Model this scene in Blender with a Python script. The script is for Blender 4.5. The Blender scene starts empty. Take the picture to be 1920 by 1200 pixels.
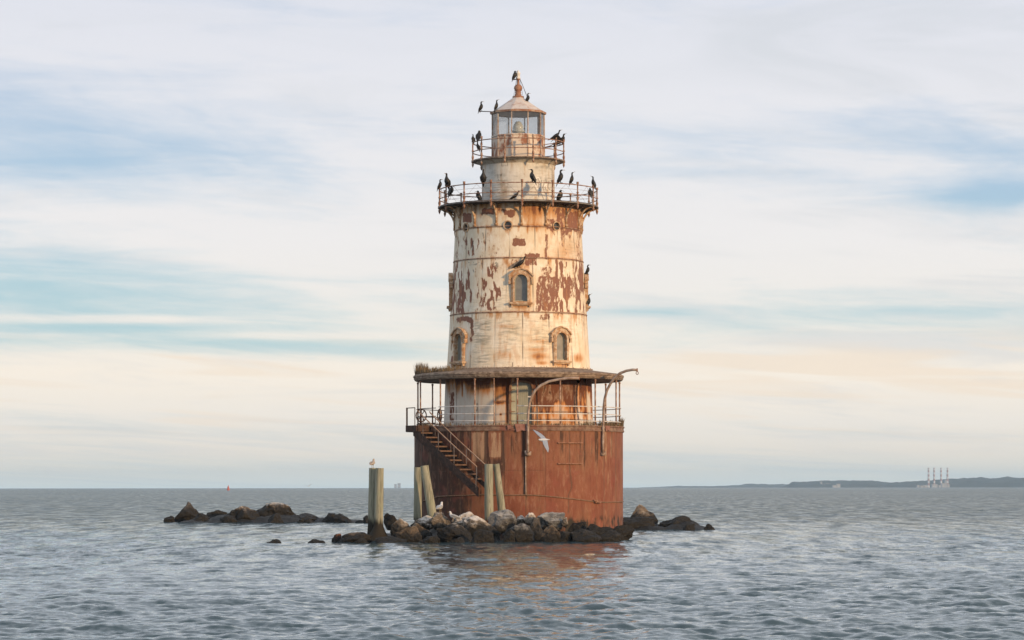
import bpy, math, random
import numpy as np
from mathutils import Vector, Matrix, noise as mnoise
random.seed(7)
R = math.radians
S = bpy.context.scene
COL = S.collection

# ------------------------------------------------------------------ camera
F, D, CAMX, H, HY = 5500.0, 128.0, -0.291, 2.17, 914.0     # focal length in photo pixels, distance to the tower axis
cam = bpy.data.objects.new('camera', bpy.data.cameras.new('camera'))
COL.objects.link(cam)
cam.location = (CAMX, -D, H)
cam.rotation_euler = (R(90), R(0.07), 0)
cam.data.sensor_width = 36.0
cam.data.lens = 36.0 * F / 1920.0
cam.data.shift_y = (HY - 600.0) / 1920.0
cam.data.clip_start = 1.0
cam.data.clip_end = 60000.0
S.camera = cam

def at(px, py, d):
    return Vector((CAMX + (px - 960.0) * d / F, -D + d, H + (HY - py) * d / F))

# ------------------------------------------------------------------ render settings
S.view_settings.view_transform = 'Standard'
S.view_settings.look = 'None'
S.view_settings.exposure = 0.0
S.view_settings.gamma = 1.0
S.cycles.use_denoising = True
S.cycles.max_bounces = 8
S.cycles.transparent_max_bounces = 12
S.cycles.volume_bounces = 1
S.cycles.sample_clamp_indirect = 6.0

# ------------------------------------------------------------------ node helper
class NT:
    def __init__(self, tree):
        self.t = tree
    def n(self, typ, **kw):
        nd = self.t.nodes.new(typ)
        for k, v in kw.items():
            setattr(nd, k, v)
        return nd
    def put(self, sock, v):
        if isinstance(v, bpy.types.NodeSocket):
            self.t.links.new(v, sock)
        else:
            if sock.type == 'RGBA' and not hasattr(v, '__len__'):
                v = (v, v, v, 1)
            elif sock.type == 'RGBA' and len(v) == 3:
                v = (*v, 1)
            sock.default_value = v
    def m(self, op, a, b=None, c=None, clamp=False):
        nd = self.n('ShaderNodeMath', operation=op, use_clamp=clamp)
        self.put(nd.inputs[0], a)
        if b is not None: self.put(nd.inputs[1], b)
        if c is not None: self.put(nd.inputs[2], c)
        return nd.outputs[0]
    def vm(self, op, a, b):
        nd = self.n('ShaderNodeVectorMath', operation=op)
        self.put(nd.inputs[0], a); self.put(nd.inputs[1], b)
        return nd.outputs[0]
    def step(self, v, lo, hi):
        nd = self.n('ShaderNodeMapRange', interpolation_type='SMOOTHSTEP')
        self.put(nd.inputs[0], v); self.put(nd.inputs[1], lo); self.put(nd.inputs[2], hi)
        nd.inputs[3].default_value = 0; nd.inputs[4].default_value = 1
        return nd.outputs[0]
    def mix(self, f, a, b, mode='MIX'):
        nd = self.n('ShaderNodeMix', data_type='RGBA', blend_type=mode)
        self.put(nd.inputs[0], f); self.put(nd.inputs[6], a); self.put(nd.inputs[7], b)
        return nd.outputs[2]
    def noise(self, vec, scale=1.0, detail=4.0, rough=0.55, dist=0.0):
        nd = self.n('ShaderNodeTexNoise')
        self.put(nd.inputs['Vector'], vec)
        nd.inputs['Scale'].default_value = scale; nd.inputs['Detail'].default_value = detail
        nd.inputs['Roughness'].default_value = rough; nd.inputs['Distortion'].default_value = dist
        return nd.outputs[0]
    def ramp(self, v, stops, interp='LINEAR'):
        nd = self.n('ShaderNodeValToRGB')
        cr = nd.color_ramp; cr.interpolation = interp
        while len(cr.elements) < len(stops): cr.elements.new(0.5)
        for e, (p, c) in zip(cr.elements, stops):
            e.position = p; e.color = (*c, 1)
        self.put(nd.inputs[0], v)
        return nd.outputs[0]

# ------------------------------------------------------------------ world: low sun sky with streaky cloud layers
SUN_EL, SUN_AZ = 10.0, 46.0            # azimuth to the right of the camera, seen from the tower
sun_dir = Vector((math.sin(R(SUN_AZ)) * math.cos(R(SUN_EL)), -math.cos(R(SUN_AZ)) * math.cos(R(SUN_EL)), math.sin(R(SUN_EL))))
world = bpy.data.worlds.new('World'); S.world = world
world.use_nodes = True
wt = NT(world.node_tree); world.node_tree.nodes.clear()
out = wt.n('ShaderNodeOutputWorld'); bg = wt.n('ShaderNodeBackground')
bg.inputs['Strength'].default_value = 0.1
wt.t.links.new(bg.outputs[0], out.inputs['Surface'])
sky = wt.n('ShaderNodeTexSky', sky_type='NISHITA')
sky.sun_disc = False
sky.sun_elevation = R(SUN_EL)
sky.sun_rotation = math.atan2(sun_dir.x, sun_dir.y)
sky.air_density = 1.0; sky.dust_density = 1.5; sky.ozone_density = 1.5
tc = wt.n('ShaderNodeTexCoord')
gdir = tc.outputs['Generated']
sp = wt.n('ShaderNodeSeparateXYZ'); wt.put(sp.inputs[0], gdir)
dx, dy, dz = sp.outputs
hyp = wt.m('SQRT', wt.m('ADD', wt.m('MULTIPLY', dx, dx), wt.m('MULTIPLY', dy, dy)))
V = wt.m('DIVIDE', dz, wt.m('MAXIMUM', hyp, 0.05))
AZ = wt.m('ARCTAN2', dx, dy)
def gauss(px, py, sx, sy, amp, slope=0.0):
    a = wt.m('MULTIPLY', wt.m('SUBTRACT', AZ, (px - 960) / F), F / sx)
    vv = wt.m('SUBTRACT', V, (HY - py) / F)
    if slope:
        vv = wt.m('ADD', vv, wt.m('MULTIPLY', wt.m('SUBTRACT', AZ, (px - 960) / F), slope))
    b = wt.m('MULTIPLY', vv, F / sy)
    r2 = wt.m('ADD', wt.m('MULTIPLY', a, a), wt.m('MULTIPLY', b, b))
    return wt.m('MULTIPLY', wt.m('EXPONENT', wt.m('MULTIPLY', r2, -1.0)), amp)
# slightly tilted, horizontally stretched noise domains
tilt = wt.m('SQRT', wt.m('MAXIMUM', wt.m('ADD', wt.m('ADD', V, 0.006), wt.m('MULTIPLY', dx, 0.05)), 0.0001))
def dom(kx, kz, off=0.0):
    cb = wt.n('ShaderNodeCombineXYZ')
    wt.put(cb.inputs[0], wt.m('MULTIPLY', dx, kx)); wt.put(cb.inputs[1], wt.m('ADD', wt.m('MULTIPLY', dy, kx), off))
    wt.put(cb.inputs[2], wt.m('MULTIPLY', tilt, kz))
    return cb.outputs[0]
n1 = wt.noise(dom(5.0, 15.0, 3.1), 1.0, 7.0, 0.55, 1.1)
n2 = wt.noise(dom(9.0, 52.0, 8.7), 1.0, 6.0, 0.55, 1.0)
n3 = wt.noise(dom(38.0, 120.0, 1.3), 1.0, 7.0, 0.62, 0.9)
cov = wt.m('ADD', wt.m('MULTIPLY', n1, 0.70), wt.m('ADD', wt.m('MULTIPLY', n2, 0.50), wt.m('MULTIPLY', n3, 0.20)))
for g in [(150, 530, 520, 62, -0.34), (430, 645, 430, 24, -0.30, 0.05), (100, 610, 300, 16, -0.12), (30, 200, 280, 80, -0.26), (330, 260, 420, 75, -0.17), (100, 300, 300, 40, -0.20),
          (1850, 372, 170, 30, -0.34), (1450, 250, 300, 50, -0.12), (1850, 290, 200, 70, -0.10), (1210, 585, 120, 10, -0.16), (1330, 325, 220, 14, -0.12),
          (1000, 420, 900, 90, 0.10), (1500, 480, 600, 70, 0.22), (1250, 120, 800, 130, 0.16), (300, 720, 900, 40, 0.35),
          (450, 630, 420, 10, 0.22), (210, 600, 260, 9, 0.26), (1450, 720, 800, 90, 0.3), (300, 420, 260, 40, 0.1), (640, 480, 300, 30, 0.12)]:
    cov = wt.m('ADD', cov, gauss(*g))
covm = wt.step(cov, 0.28, 0.80)
# colours by elevation
Vs = wt.m('POWER', wt.m('MAXIMUM', wt.m('MULTIPLY', V, 1.0), 0.0), 0.5)     # sqrt keeps detail near the horizon
def q(py): return math.sqrt(max(0.0, (HY - py) / F))
cloud_c = wt.ramp(Vs, [(0.0, (.70, .80, .80)), (q(880), (.80, .77, .68)), (q(850), (.86, .79, .69)), (q(790), (.90, .84, .755)), (q(700), (.98, .89, .77)),
                       (q(620), (.90, .86, .79)), (q(450), (.88, .86, .85)), (q(250), (.83, .83, .86)), (q(0), (.76, .78, .85)),
                       (0.55, (.84, .87, .92)), (0.75, (.80, .84, .92)), (1.0, (.62, .68, .78))])
blue_c = wt.ramp(Vs, [(0.0, (.64, .76, .80)), (q(870), (.66, .76, .80)), (q(800), (.64, .72, .76)), (q(640), (.50, .72, .79)), (q(520), (.45, .68, .79)), (q(350), (.46, .64, .83)),
                      (q(150), (.50, .63, .82)), (0.6, (.44, .58, .78)), (1.0, (.32, .45, .66))])
# soft lavender-grey undersides inside the clouds
shade = wt.noise(dom(8.0, 38.0, 21.0), 1.0, 6.0, 0.55, 1.0)
shade2 = wt.step(wt.m('ADD', wt.m('ADD', shade, gauss(1750, 610, 420, 60, 0.22)), wt.m('ADD', gauss(1650, 110, 500, 120, 0.12), gauss(1650, 640, 330, 22, 0.10))), 0.48, 0.78)
cloud_c = wt.mix(wt.m('MULTIPLY', shade2, 0.55), cloud_c, wt.mix(0.75, cloud_c, (.60, .64, .68)))
# peach streaks low down
peach = wt.step(wt.m('ADD', wt.noise(dom(11.0, 75.0, 40.0), 1.0, 5.0, 0.5, 0.6), gauss(1450, 690, 420, 26, 0.22)), 0.5, 0.72)
low = wt.m('SUBTRACT', wt.step(V, 0.008, 0.03), wt.step(V, 0.042, 0.058))
cloud_c = wt.mix(wt.m('MULTIPLY', wt.m('MULTIPLY', peach, low), 0.65), cloud_c, (.93, .78, .62))
cl = wt.mix(covm, blue_c, cloud_c)
cl10 = wt.vm('SCALE', cl, (0, 0, 0)); cl10.node.inputs['Scale'].default_value = 10.0
nis = wt.vm('SCALE', sky.outputs[0], (0, 0, 0)); nis.node.inputs['Scale'].default_value = 1.0
final = wt.mix(wt.m('MULTIPLY', wt.m('SUBTRACT', 1.0, covm), 0.18), cl10, nis)
final = wt.mix(wt.step(V, -0.02, -0.0005), (2.2, 2.6, 2.9), final)
wt.put(bg.inputs['Color'], final)

sun = bpy.data.objects.new('sun', bpy.data.lights.new('sun', 'SUN'))
COL.objects.link(sun)
sun.data.energy = 3.7; sun.data.angle = R(2.0); sun.data.color = (1.0, 0.65, 0.33)
sun.rotation_euler = sun_dir.to_track_quat('Z', 'Y').to_euler()

# ------------------------------------------------------------------ tagging and mesh helpers
def tag(o, label=None, cat=None, group=None, kind=None):
    if label: o['label'] = label
    if cat: o['category'] = cat
    if group: o['group'] = group
    if kind: o['kind'] = kind
    return o
def empty(name, loc=(0, 0, 0), rz=0.0):
    o = bpy.data.objects.new(name, None); COL.objects.link(o)
    o.empty_display_size = 0.3
    o.location = loc; o.rotation_euler = (0, 0, rz)
    return o
def link(name, me, parent=None, loc=(0, 0, 0), rz=0.0):
    o = bpy.data.objects.new(name, me); COL.objects.link(o)
    o.location = loc; o.rotation_euler = (0, 0, rz)
    if parent: o.parent = parent
    return o
def cyl(th, r, z):
    return Vector((r * math.sin(th), -r * math.cos(th), z))
def frame(th, r, z, lean=0.0):
    """x tangential, y outward, z up, at angle th on a round wall"""
    t = Vector((math.cos(th), math.sin(th), 0)); n = Vector((math.sin(th), -math.cos(th), 0)); u = Vector((0, 0, 1))
    if lean:
        u = (u - n * lean).normalized(); n = (n + Vector((0, 0, lean))).normalized()
    p = cyl(th, r, z)
    return Matrix(((t.x, n.x, u.x, p.x), (t.y, n.y, u.y, p.y), (t.z, n.z, u.z, p.z), (0, 0, 0, 1)))

class MB:
    def __init__(self):
        self.v = []; self.f = []; self.mi = []; self.cur = 0
    def add(self, vs, fs, M=None):
        b = len(self.v)
        for p in vs:
            p = Vector(p)
            self.v.append(tuple(M @ p if M is not None else p))
        for f in fs:
            self.f.append(tuple(i + b for i in f)); self.mi.append(self.cur)
    def box(self, c, s, M=None):
        x, y, z = s[0] / 2, s[1] / 2, s[2] / 2
        vs = [(c[0] + a * x, c[1] + b * y, c[2] + e * z) for a in (-1, 1) for b in (-1, 1) for e in (-1, 1)]
        self.add(vs, [(0, 1, 3, 2), (4, 6, 7, 5), (0, 4, 5, 1), (2, 3, 7, 6), (0, 2, 6, 4), (1, 5, 7, 3)], M)
    def tube(self, pts, r, n=8, cap=True, M=None, closed=False):
        pts = [Vector(p) for p in pts]; k = len(pts)
        rs = r if hasattr(r, '__len__') else [r] * k
        vs = []; up = None
        for i, p in enumerate(pts):
            if closed: t = (pts[(i + 1) % k] - pts[i - 1]).normalized()
            else: t = (pts[min(i + 1, k - 1)] - pts[max(i - 1, 0)]).normalized()
            if up is None:
                up = Vector((0, 0, 1)) if abs(t.z) < 0.9 else Vector((1, 0, 0))
            a = t.cross(up).normalized(); b = a.cross(t).normalized(); up = b
            for j in range(n):
                w = 2 * math.pi * j / n
                vs.append(p + (a * math.cos(w) + b * math.sin(w)) * rs[i])
        fs = []
        for i in range(k if closed else k - 1):
            i2 = (i + 1) % k
            for j in range(n):
                j2 = (j + 1) % n
                fs.append((i * n + j, i * n + j2, i2 * n + j2, i2 * n + j))
        if cap and not closed:
            fs.append(tuple(range(n - 1, -1, -1))); fs.append(tuple((k - 1) * n + j for j in range(n)))
        self.add(vs, fs, M)
    def lathe(self, prof, n=96, M=None, closed=False, capb=False, capt=False):
        vs = []; k = len(prof)
        for r, z in prof:
            for j in range(n):
                th = 2 * math.pi * j / n
                vs.append((r * math.sin(th), -r * math.cos(th), z))
        fs = []
        for i in range(k if closed else k - 1):
            i2 = (i + 1) % k
            for j in range(n):
                j2 = (j + 1) % n
                fs.append((i * n + j, i * n + j2, i2 * n + j2, i2 * n + j))
        if capb: fs.append(tuple(range(n - 1, -1, -1)))
        if capt: fs.append(tuple((k - 1) * n + j for j in range(n)))
        self.add(vs, fs, M)
    def prism(self, outline, y0, y1, M=None):
        n = len(outline)
        vs = [(x, y0, z) for x, z in outline] + [(x, y1, z) for x, z in outline]
        fs = [(i, (i + 1) % n, n + (i + 1) % n, n + i) for i in range(n)]
        fs += [tuple(range(n - 1, -1, -1)), tuple(range(n, 2 * n))]
        self.add(vs, fs, M)
    def band(self, outer, inner, y0, y1, M=None):
        n = len(outer)
        vs = [(x, y0, z) for x, z in outer] + [(x, y1, z) for x, z in outer] + [(x, y0, z) for x, z in inner] + [(x, y1, z) for x, z in inner]
        fs = []
        for i in range(n):
            j = (i + 1) % n
            fs += [(i, j, n + j, n + i), (2 * n + j, 2 * n + i, 3 * n + i, 3 * n + j), (n + i, n + j, 3 * n + j, 3 * n + i), (j, i, 2 * n + i, 2 * n + j)]
        self.add(vs, fs, M)
    def loft(self, path, M=None, n=10):
        """path: (x, z, half width across, half thickness in plane) in the local xz plane"""
        k = len(path); vs = []
        P = [Vector((p[0], 0, p[1])) for p in path]
        for i, p in enumerate(P):
            t = (P[min(i + 1, k - 1)] - P[max(i - 1, 0)]).normalized()
            a = Vector((0, 1, 0)); b = t.cross(a)
            for j in range(n):
                w = 2 * math.pi * j / n
                vs.append(p + a * math.cos(w) * path[i][2] + b * math.sin(w) * path[i][3])
        fs = []
        for i in range(k - 1):
            for j in range(n):
                j2 = (j + 1) % n
                fs.append((i * n + j, i * n + j2, (i + 1) * n + j2, (i + 1) * n + j))
        fs.append(tuple(range(n - 1, -1, -1))); fs.append(tuple((k - 1) * n + j for j in range(n)))
        self.add(vs, fs, M)
    def mesh(self, name, mats, smooth=False):
        me = bpy.data.meshes.new(name)
        me.from_pydata(self.v, [], self.f)
        for m in (mats if isinstance(mats, (list, tuple)) else [mats]): me.materials.append(m)
        me.polygons.foreach_set('material_index', self.mi)
        if smooth: me.polygons.foreach_set('use_smooth', [True] * len(self.f))
        me.update()
        if smooth == 'auto':
            me.polygons.foreach_set('use_smooth', [True] * len(self.f))
            me.set_sharp_from_angle(angle=R(38))
        return me
    def build(self, name, mats, parent=None, smooth=False, loc=(0, 0, 0), rz=0.0):
        return link(name, self.mesh(name, mats, smooth), parent, loc, rz)

# numpy value noise
def _h(ix, iy, s):
    n = (ix.astype(np.int64) * 374761393 + iy.astype(np.int64) * 668265263 + s * 974711) & 0x7fffffff
    n = ((n ^ (n >> 13)) * 1274126177) & 0x7fffffff
    n = n ^ (n >> 16)
    return (n % 65536) / 65535.0
def vnoise(x, y, s=0):
    ix = np.floor(x); iy = np.floor(y); fx = x - ix; fy = y - iy
    fx = fx * fx * (3 - 2 * fx); fy = fy * fy * (3 - 2 * fy)
    return (_h(ix, iy, s) * (1 - fx) + _h(ix + 1, iy, s) * fx) * (1 - fy) + (_h(ix, iy + 1, s) * (1 - fx) + _h(ix + 1, iy + 1, s) * fx) * fy
def fbm(x, y, s=0, o=4):
    a = 0.5; t = np.zeros_like(x); tot = 0
    for k in range(o):
        t += a * vnoise(x * 2 ** k + 17.3 * k, y * 2 ** k + 5.1 * k, s + k); tot += a; a *= 0.5
    return t / tot
def sst(v, a, b):
    t = np.clip((v - a) / (b - a), 0, 1); return t * t * (3 - 2 * t)

# ------------------------------------------------------------------ materials
def new_mat(name):
    m = bpy.data.materials.new(name); m.use_nodes = True
    t = NT(m.node_tree); t.t.nodes.clear()
    o = t.n('ShaderNodeOutputMaterial'); b = t.n('ShaderNodeBsdfPrincipled')
    t.t.links.new(b.outputs[0], o.inputs[0])
    return m, t, b
def bump(t, b, h, dist=0.02, strength=1.0):
    nd = t.n('ShaderNodeBump'); nd.inputs['Distance'].default_value = dist; nd.inputs['Strength'].default_value = strength
    t.put(nd.inputs['Height'], h); t.put(b.inputs['Normal'], nd.outputs[0])
def pos(t):
    return t.n('ShaderNodeNewGeometry').outputs['Position']
def objc(t):
    return t.n('ShaderNodeTexCoord').outputs['Object']
def mottled(name, c1, c2, scale=5.0, rough=0.7, bd=0.01, lo=0.35, hi=0.65, stretch=(1, 1, 1), metal=0.0, c3=None, spec=0.4):
    m, t, b = new_mat(name)
    v = t.vm('MULTIPLY', objc(t), stretch)
    n = t.noise(v, scale, 8.0, 0.65)
    c = t.mix(t.step(n, lo, hi), c1, c2)
    if c3 is not None:
        c = t.mix(t.step(t.noise(v, scale * 0.35, 6.0, 0.6, 0.5), 0.52, 0.68), c, c3)
    t.put(b.inputs['Base Color'], c); b.inputs['Roughness'].default_value = rough; b.inputs['Metallic'].default_value = metal
    b.inputs['Specular IOR Level'].default_value = spec
    if bd: bump(t, b, n, bd)
    return m

def wall_mat(name, paint, paint2, primer, rust_lo, rust_hi, grime_c=(.19, .18, .14), bandz=0.45, sharp=0.11, fine=9.5, rough=0.75, gstr=(0.8, 0.8, 5.0), strk=0.42, mott=0.0, mott_c=(.34, .19, .125)):
    """painted iron: vertex attribute 'wear' = (peel, rust stain, grime), 'lines' = (seams, pen marks)"""
    m, t, b = new_mat(name)
    w = t.n('ShaderNodeAttribute', attribute_name='wear'); ws = t.n('ShaderNodeSeparateColor'); t.put(ws.inputs[0], w.outputs['Color'])
    l = t.n('ShaderNodeAttribute', attribute_name='lines'); ls = t.n('ShaderNodeSeparateColor'); t.put(ls.inputs[0], l.outputs['Color'])
    o = objc(t)
    st = t.vm('MULTIPLY', o, (1, 1, bandz))
    nf = t.noise(st, fine, 9.0, 0.68, 0.3)
    nm = t.noise(t.vm('MULTIPLY', o, (1, 1, 0.16)), 9.0, 6.0, 0.6)           # vertical streaks
    nb = t.noise(o, 1.3, 5.0, 0.6)
    spk = t.noise(o, 38.0, 4.0, 0.7)
    peel = t.step(t.m('ADD', ws.outputs[0], t.m('MULTIPLY', t.m('SUBTRACT', nf, 0.5), 2.3)), 0.5 - sharp, 0.5 + sharp)
    halo = t.step(t.m('ADD', ws.outputs[0], t.m('MULTIPLY', t.m('SUBTRACT', nf, 0.5), 1.4)), 0.12, 0.52)
    stn = t.m('MULTIPLY', ws.outputs[1], t.m('ADD', 0.35, t.m('MULTIPLY', t.m('ADD', nm, t.m('MULTIPLY', nf, 0.4)), 0.95)), clamp=True)
    c = t.mix(t.step(t.m('ADD', nb, t.m('MULTIPLY', nf, 0.5)), 0.56, 0.88), paint, paint2)
    c = t.mix(t.m('MULTIPLY', t.step(nm, 0.48, 0.72), strk), c, t.mix(0.5, paint2, rust_lo))
    c = t.mix(t.step(stn, 0.03, 0.52), c, t.mix(t.step(t.m('ADD', stn, t.m('MULTIPLY', t.m('SUBTRACT', nf, 0.5), 0.5)), 0.42, 0.80), rust_lo, rust_hi))
    if mott:
        mo = t.noise(t.vm('MULTIPLY', o, (1, 1, 0.30)), 5.0, 9.0, 0.72, 0.4)
        c = t.mix(t.m('MULTIPLY', t.step(mo, 0.50, 0.66), mott), c, mott_c)
        c = t.mix(t.m('MULTIPLY', t.step(mo, 0.48, 0.34), mott), c, tuple(x * 0.5 for x in paint2))
        c = t.mix(t.m('MULTIPLY', t.step(nb, 0.54, 0.66), mott * 0.7), c, (.255, .070, .050))
    c = t.mix(t.m('MULTIPLY', halo, 0.0 if mott else 0.55), c, t.mix(0.45, paint2, rust_lo))
    pr = t.mix(t.step(spk, 0.35, 0.7), primer, tuple(x * 0.72 for x in primer))
    pr = t.mix(t.m('MULTIPLY', t.step(nm, 0.52, 0.7), 0.45), pr, rust_lo)
    pr = t.mix(t.m('MULTIPLY', t.step(ws.outputs[1], 0.4, 0.9), 0.8), pr, t.mix(t.step(nf, 0.4, 0.6), rust_hi, tuple(x * 0.45 for x in rust_hi)))
    c = t.mix(peel, c, pr)
    gn = t.noise(t.vm('MULTIPLY', o, gstr), 2.6, 5.0, 0.6)
    c = t.mix(t.m('MULTIPLY', ws.outputs[2], t.step(gn, 0.40, 0.66), clamp=True), c, grime_c)
    c = t.mix(t.m('MULTIPLY', t.step(spk, 0.60, 0.74), 0.35), c, t.mix(0.5, c, rust_lo))
    c = t.mix(t.m('MULTIPLY', ls.outputs[0], 0.8, clamp=True), c, (.10, .06, .04))
    c = t.mix(t.m('MULTIPLY', ls.outputs[1], 0.85, clamp=True), c, (.04, .04, .045))
    c = t.mix(t.m('MULTIPLY', ls.outputs[2], 0.7, clamp=True), c, (.80, .78, .74))
    t.put(b.inputs['Base Color'], c)
    t.put(b.inputs['Roughness'], rough)
    b.inputs['Specular IOR Level'].default_value = 0.3
    hgt = t.m('ADD', t.m('MULTIPLY', peel, -0.35), t.m('ADD', t.m('MULTIPLY', nf, 0.5), t.m('MULTIPLY', ls.outputs[0], -0.6)))
    bump(t, b, hgt, 0.02)
    return m

M_TOWER = wall_mat('peeling_cream_paint', (.80, .735, .615), (.70, .60, .45), (.265, .122, .083), (.50, .25, .10), (.20, .075, .035))
M_LOWER = wall_mat('rusty_white_paint', (.66, .64, .60), (.57, .52, .45), (.16, .06, .035), (.46, .20, .065), (.125, .042, .02), fine=6.0)
M_WATCH = wall_mat('weathered_grey_paint', (.68, .66, .61), (.56, .54, .49), (.22, .12, .08), (.44, .30, .18), (.22, .10, .05))
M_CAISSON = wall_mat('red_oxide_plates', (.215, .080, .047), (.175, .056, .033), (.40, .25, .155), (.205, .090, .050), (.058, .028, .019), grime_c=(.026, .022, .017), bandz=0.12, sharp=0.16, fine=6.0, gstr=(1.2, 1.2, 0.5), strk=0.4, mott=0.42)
M_RUST = mottled('rusty_iron', (.15, .065, .04), (.30, .16, .10), 7.0, 0.8, 0.01)
M_RUSTDK = mottled('dark_rusty_iron', (.028, .018, .014), (.075, .038, .026), 6.0, 0.8, 0.01)
M_RAIL = mottled('faded_white_rail_paint', (.62, .60, .57), (.42, .30, .22), 9.0, 0.6, 0.0, 0.45, 0.72)
M_POST = mottled('rust_streaked_post_paint', (.40, .30, .23), (.20, .085, .05), 5.0, 0.7, 0.004, 0.35, 0.6)
M_TORN = mottled('torn_plate_rust', (.28, .14, .11), (.20, .09, .065), 5.0, .8, .01)
M_TREAD = mottled('worn_tread_iron', (.16, .095, .065), (.085, .048, .034), 6.0, .8, .01)
M_HAND = mottled('faded_handrail_paint', (.38, .27, .20), (.25, .14, .085), 5.0, .7, .004)
M_PIPE = mottled('grey_brown_pipe', (.38, .30, .25), (.22, .14, .10), 5.0, 0.65, 0.006)
M_DECKUNDER = mottled('dark_iron_deck', (.030, .027, .025), (.07, .05, .04), 4.0, 0.8, 0.01)
M_CANOPY = mottled('weathered_canopy_roof', (.12, .082, .056), (.31, .235, .175), 5.0, 0.85, 0.015, 0.36, 0.62, (1, 1, 1.6), c3=(.19, .125, .085))
M_TRIM = mottled('weathered_window_trim', (.56, .45, .33), (.36, .19, .09), 6.0, 0.75, 0.01, 0.36, 0.60, c3=(.44, .31, .20))
M_DOOR = mottled('grey_green_door_paint', (.26, .27, .22), (.33, .33, .27), 4.0, 0.6, 0.004, stretch=(4, 4, 0.4))
M_JAMB = mottled('pale_green_door_jamb', (.40, .42, .34), (.34, .34, .27), 4.0, 0.6, 0.004)
M_PANE = mottled('dusty_window_glass', (.19, .195, .19), (.13, .135, .135), 2.0, 0.16, 0.0, spec=0.6)
M_PORT = mottled('dark_porthole_glass', (.045, .05, .055), (.07, .075, .08), 3.0, 0.2, 0.0, spec=0.5)
M_CURTAIN = mottled('grey_boarding', (.20, .195, .18), (.28, .27, .25), 3.0, 0.5, 0.0)
M_LROOF = mottled('lantern_roof_paint', (.58, .52, .47), (.40, .24, .17), 3.2, 0.6, 0.01, 0.46, 0.68)
M_LWALL = mottled('lantern_wall_paint', (.58, .50, .42), (.30, .13, .075), 2.4, 0.7, 0.01, 0.47, 0.60, (1, 1, 0.6))
M_MULL = mottled('mullion_paint', (.46, .42, .38), (.32, .19, .12), 6.0, 0.6, 0.0)
M_BEACON = mottled('white_beacon_plastic', (.70, .69, .66), (.62, .60, .56), 8.0, 0.4, 0.0)
M_ROPE = mottled('old_rope', (.24, .15, .10), (.13, .08, .05), 12.0, 0.9, 0.004)
M_BLACKFEATHER = mottled('black_feathers', (.008, .008, .009), (.022, .020, .019), 14.0, 0.55, 0.006)
M_BILL = mottled('yellow_bill', (.30, .20, .09), (.22, .16, .09), 10.0, 0.5, 0.0)
M_GULLW = mottled('white_gull_feathers', (.60, .60, .60), (.52, .52, .53), 8.0, 0.7, 0.0)
M_GULLG = mottled('grey_gull_feathers', (.32, .33, .35), (.25, .26, .28), 8.0, 0.7, 0.0)
M_GULLB = mottled('brown_gull_feathers', (.30, .24, .19), (.42, .36, .30), 10.0, 0.7, 0.0)
M_GULLDK = mottled('black_wing_tips', (.03, .03, .03), (.05, .05, .05), 8.0, 0.7, 0.0)
M_STRAW = mottled('dry_straw', (.22, .16, .09), (.13, .095, .06), 6.0, 0.9, 0.0)
M_GLASS, t, b = new_mat('lantern_glass')
t.t.nodes.remove(b)
gl = t.n('ShaderNodeBsdfGlossy'); gl.inputs['Roughness'].default_value = 0.03
tr = t.n('ShaderNodeBsdfTransparent'); tr.inputs['Color'].default_value = (.96, .97, .97, 1)
fr = t.n('ShaderNodeFresnel'); fr.inputs['IOR'].default_value = 1.5
hz = t.n('ShaderNodeBsdfTranslucent'); hz.inputs['Color'].default_value = (.82, .84, .84, 1)
m0 = t.n('ShaderNodeMixShader'); m0.inputs[0].default_value = 0.30
t.t.links.new(tr.outputs[0], m0.inputs[1]); t.t.links.new(hz.outputs[0], m0.inputs[2])
mx = t.n('ShaderNodeMixShader'); t.put(mx.inputs[0], t.m('MULTIPLY', fr.outputs[0], 1.3, clamp=True))
t.t.links.new(m0.outputs[0], mx.inputs[1]); t.t.links.new(gl.outputs[0], mx.inputs[2])
t.t.links.new(mx.outputs[0], [n for n in t.t.nodes if n.type == 'OUTPUT_MATERIAL'][0].inputs[0])
M_LENS = mottled('lens_glass', (.55, .58, .55), (.66, .68, .64), 4.0, 0.15, 0.0, spec=0.8)

def pile_mat():
    m, t, b = new_mat('greenish_pile_timber')
    p = pos(t); s = t.n('ShaderNodeSeparateXYZ'); t.put(s.inputs[0], p)
    g = t.noise(t.vm('MULTIPLY', objc(t), (16, 16, 0.7)), 1.0, 6.0, 0.65)
    n = t.noise(p, 3.0, 6.0, 0.6)
    c = t.mix(t.step(g, 0.35, 0.65), (.15, .15, .11), (.35, .34, .26))
    c = t.mix(t.step(n, 0.5, 0.75), c, (.24, .26, .18))
    c = t.mix(t.m('MULTIPLY', t.step(g, 0.60, 0.68), 0.8), c, (.07, .06, .045))
    k = t.step(t.m('ADD', s.outputs[2], t.m('MULTIPLY', t.m('SUBTRACT', g, 0.5), 0.9)), 0.72, 1.02)
    c = t.mix(k, (.028, .024, .018), c)
    t.put(b.inputs['Base Color'], c); b.inputs['Roughness'].default_value = 0.85; b.inputs['Specular IOR Level'].default_value = 0.2
    bump(t, b, g, 0.02)
    return m
M_PILE = pile_mat()
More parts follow.
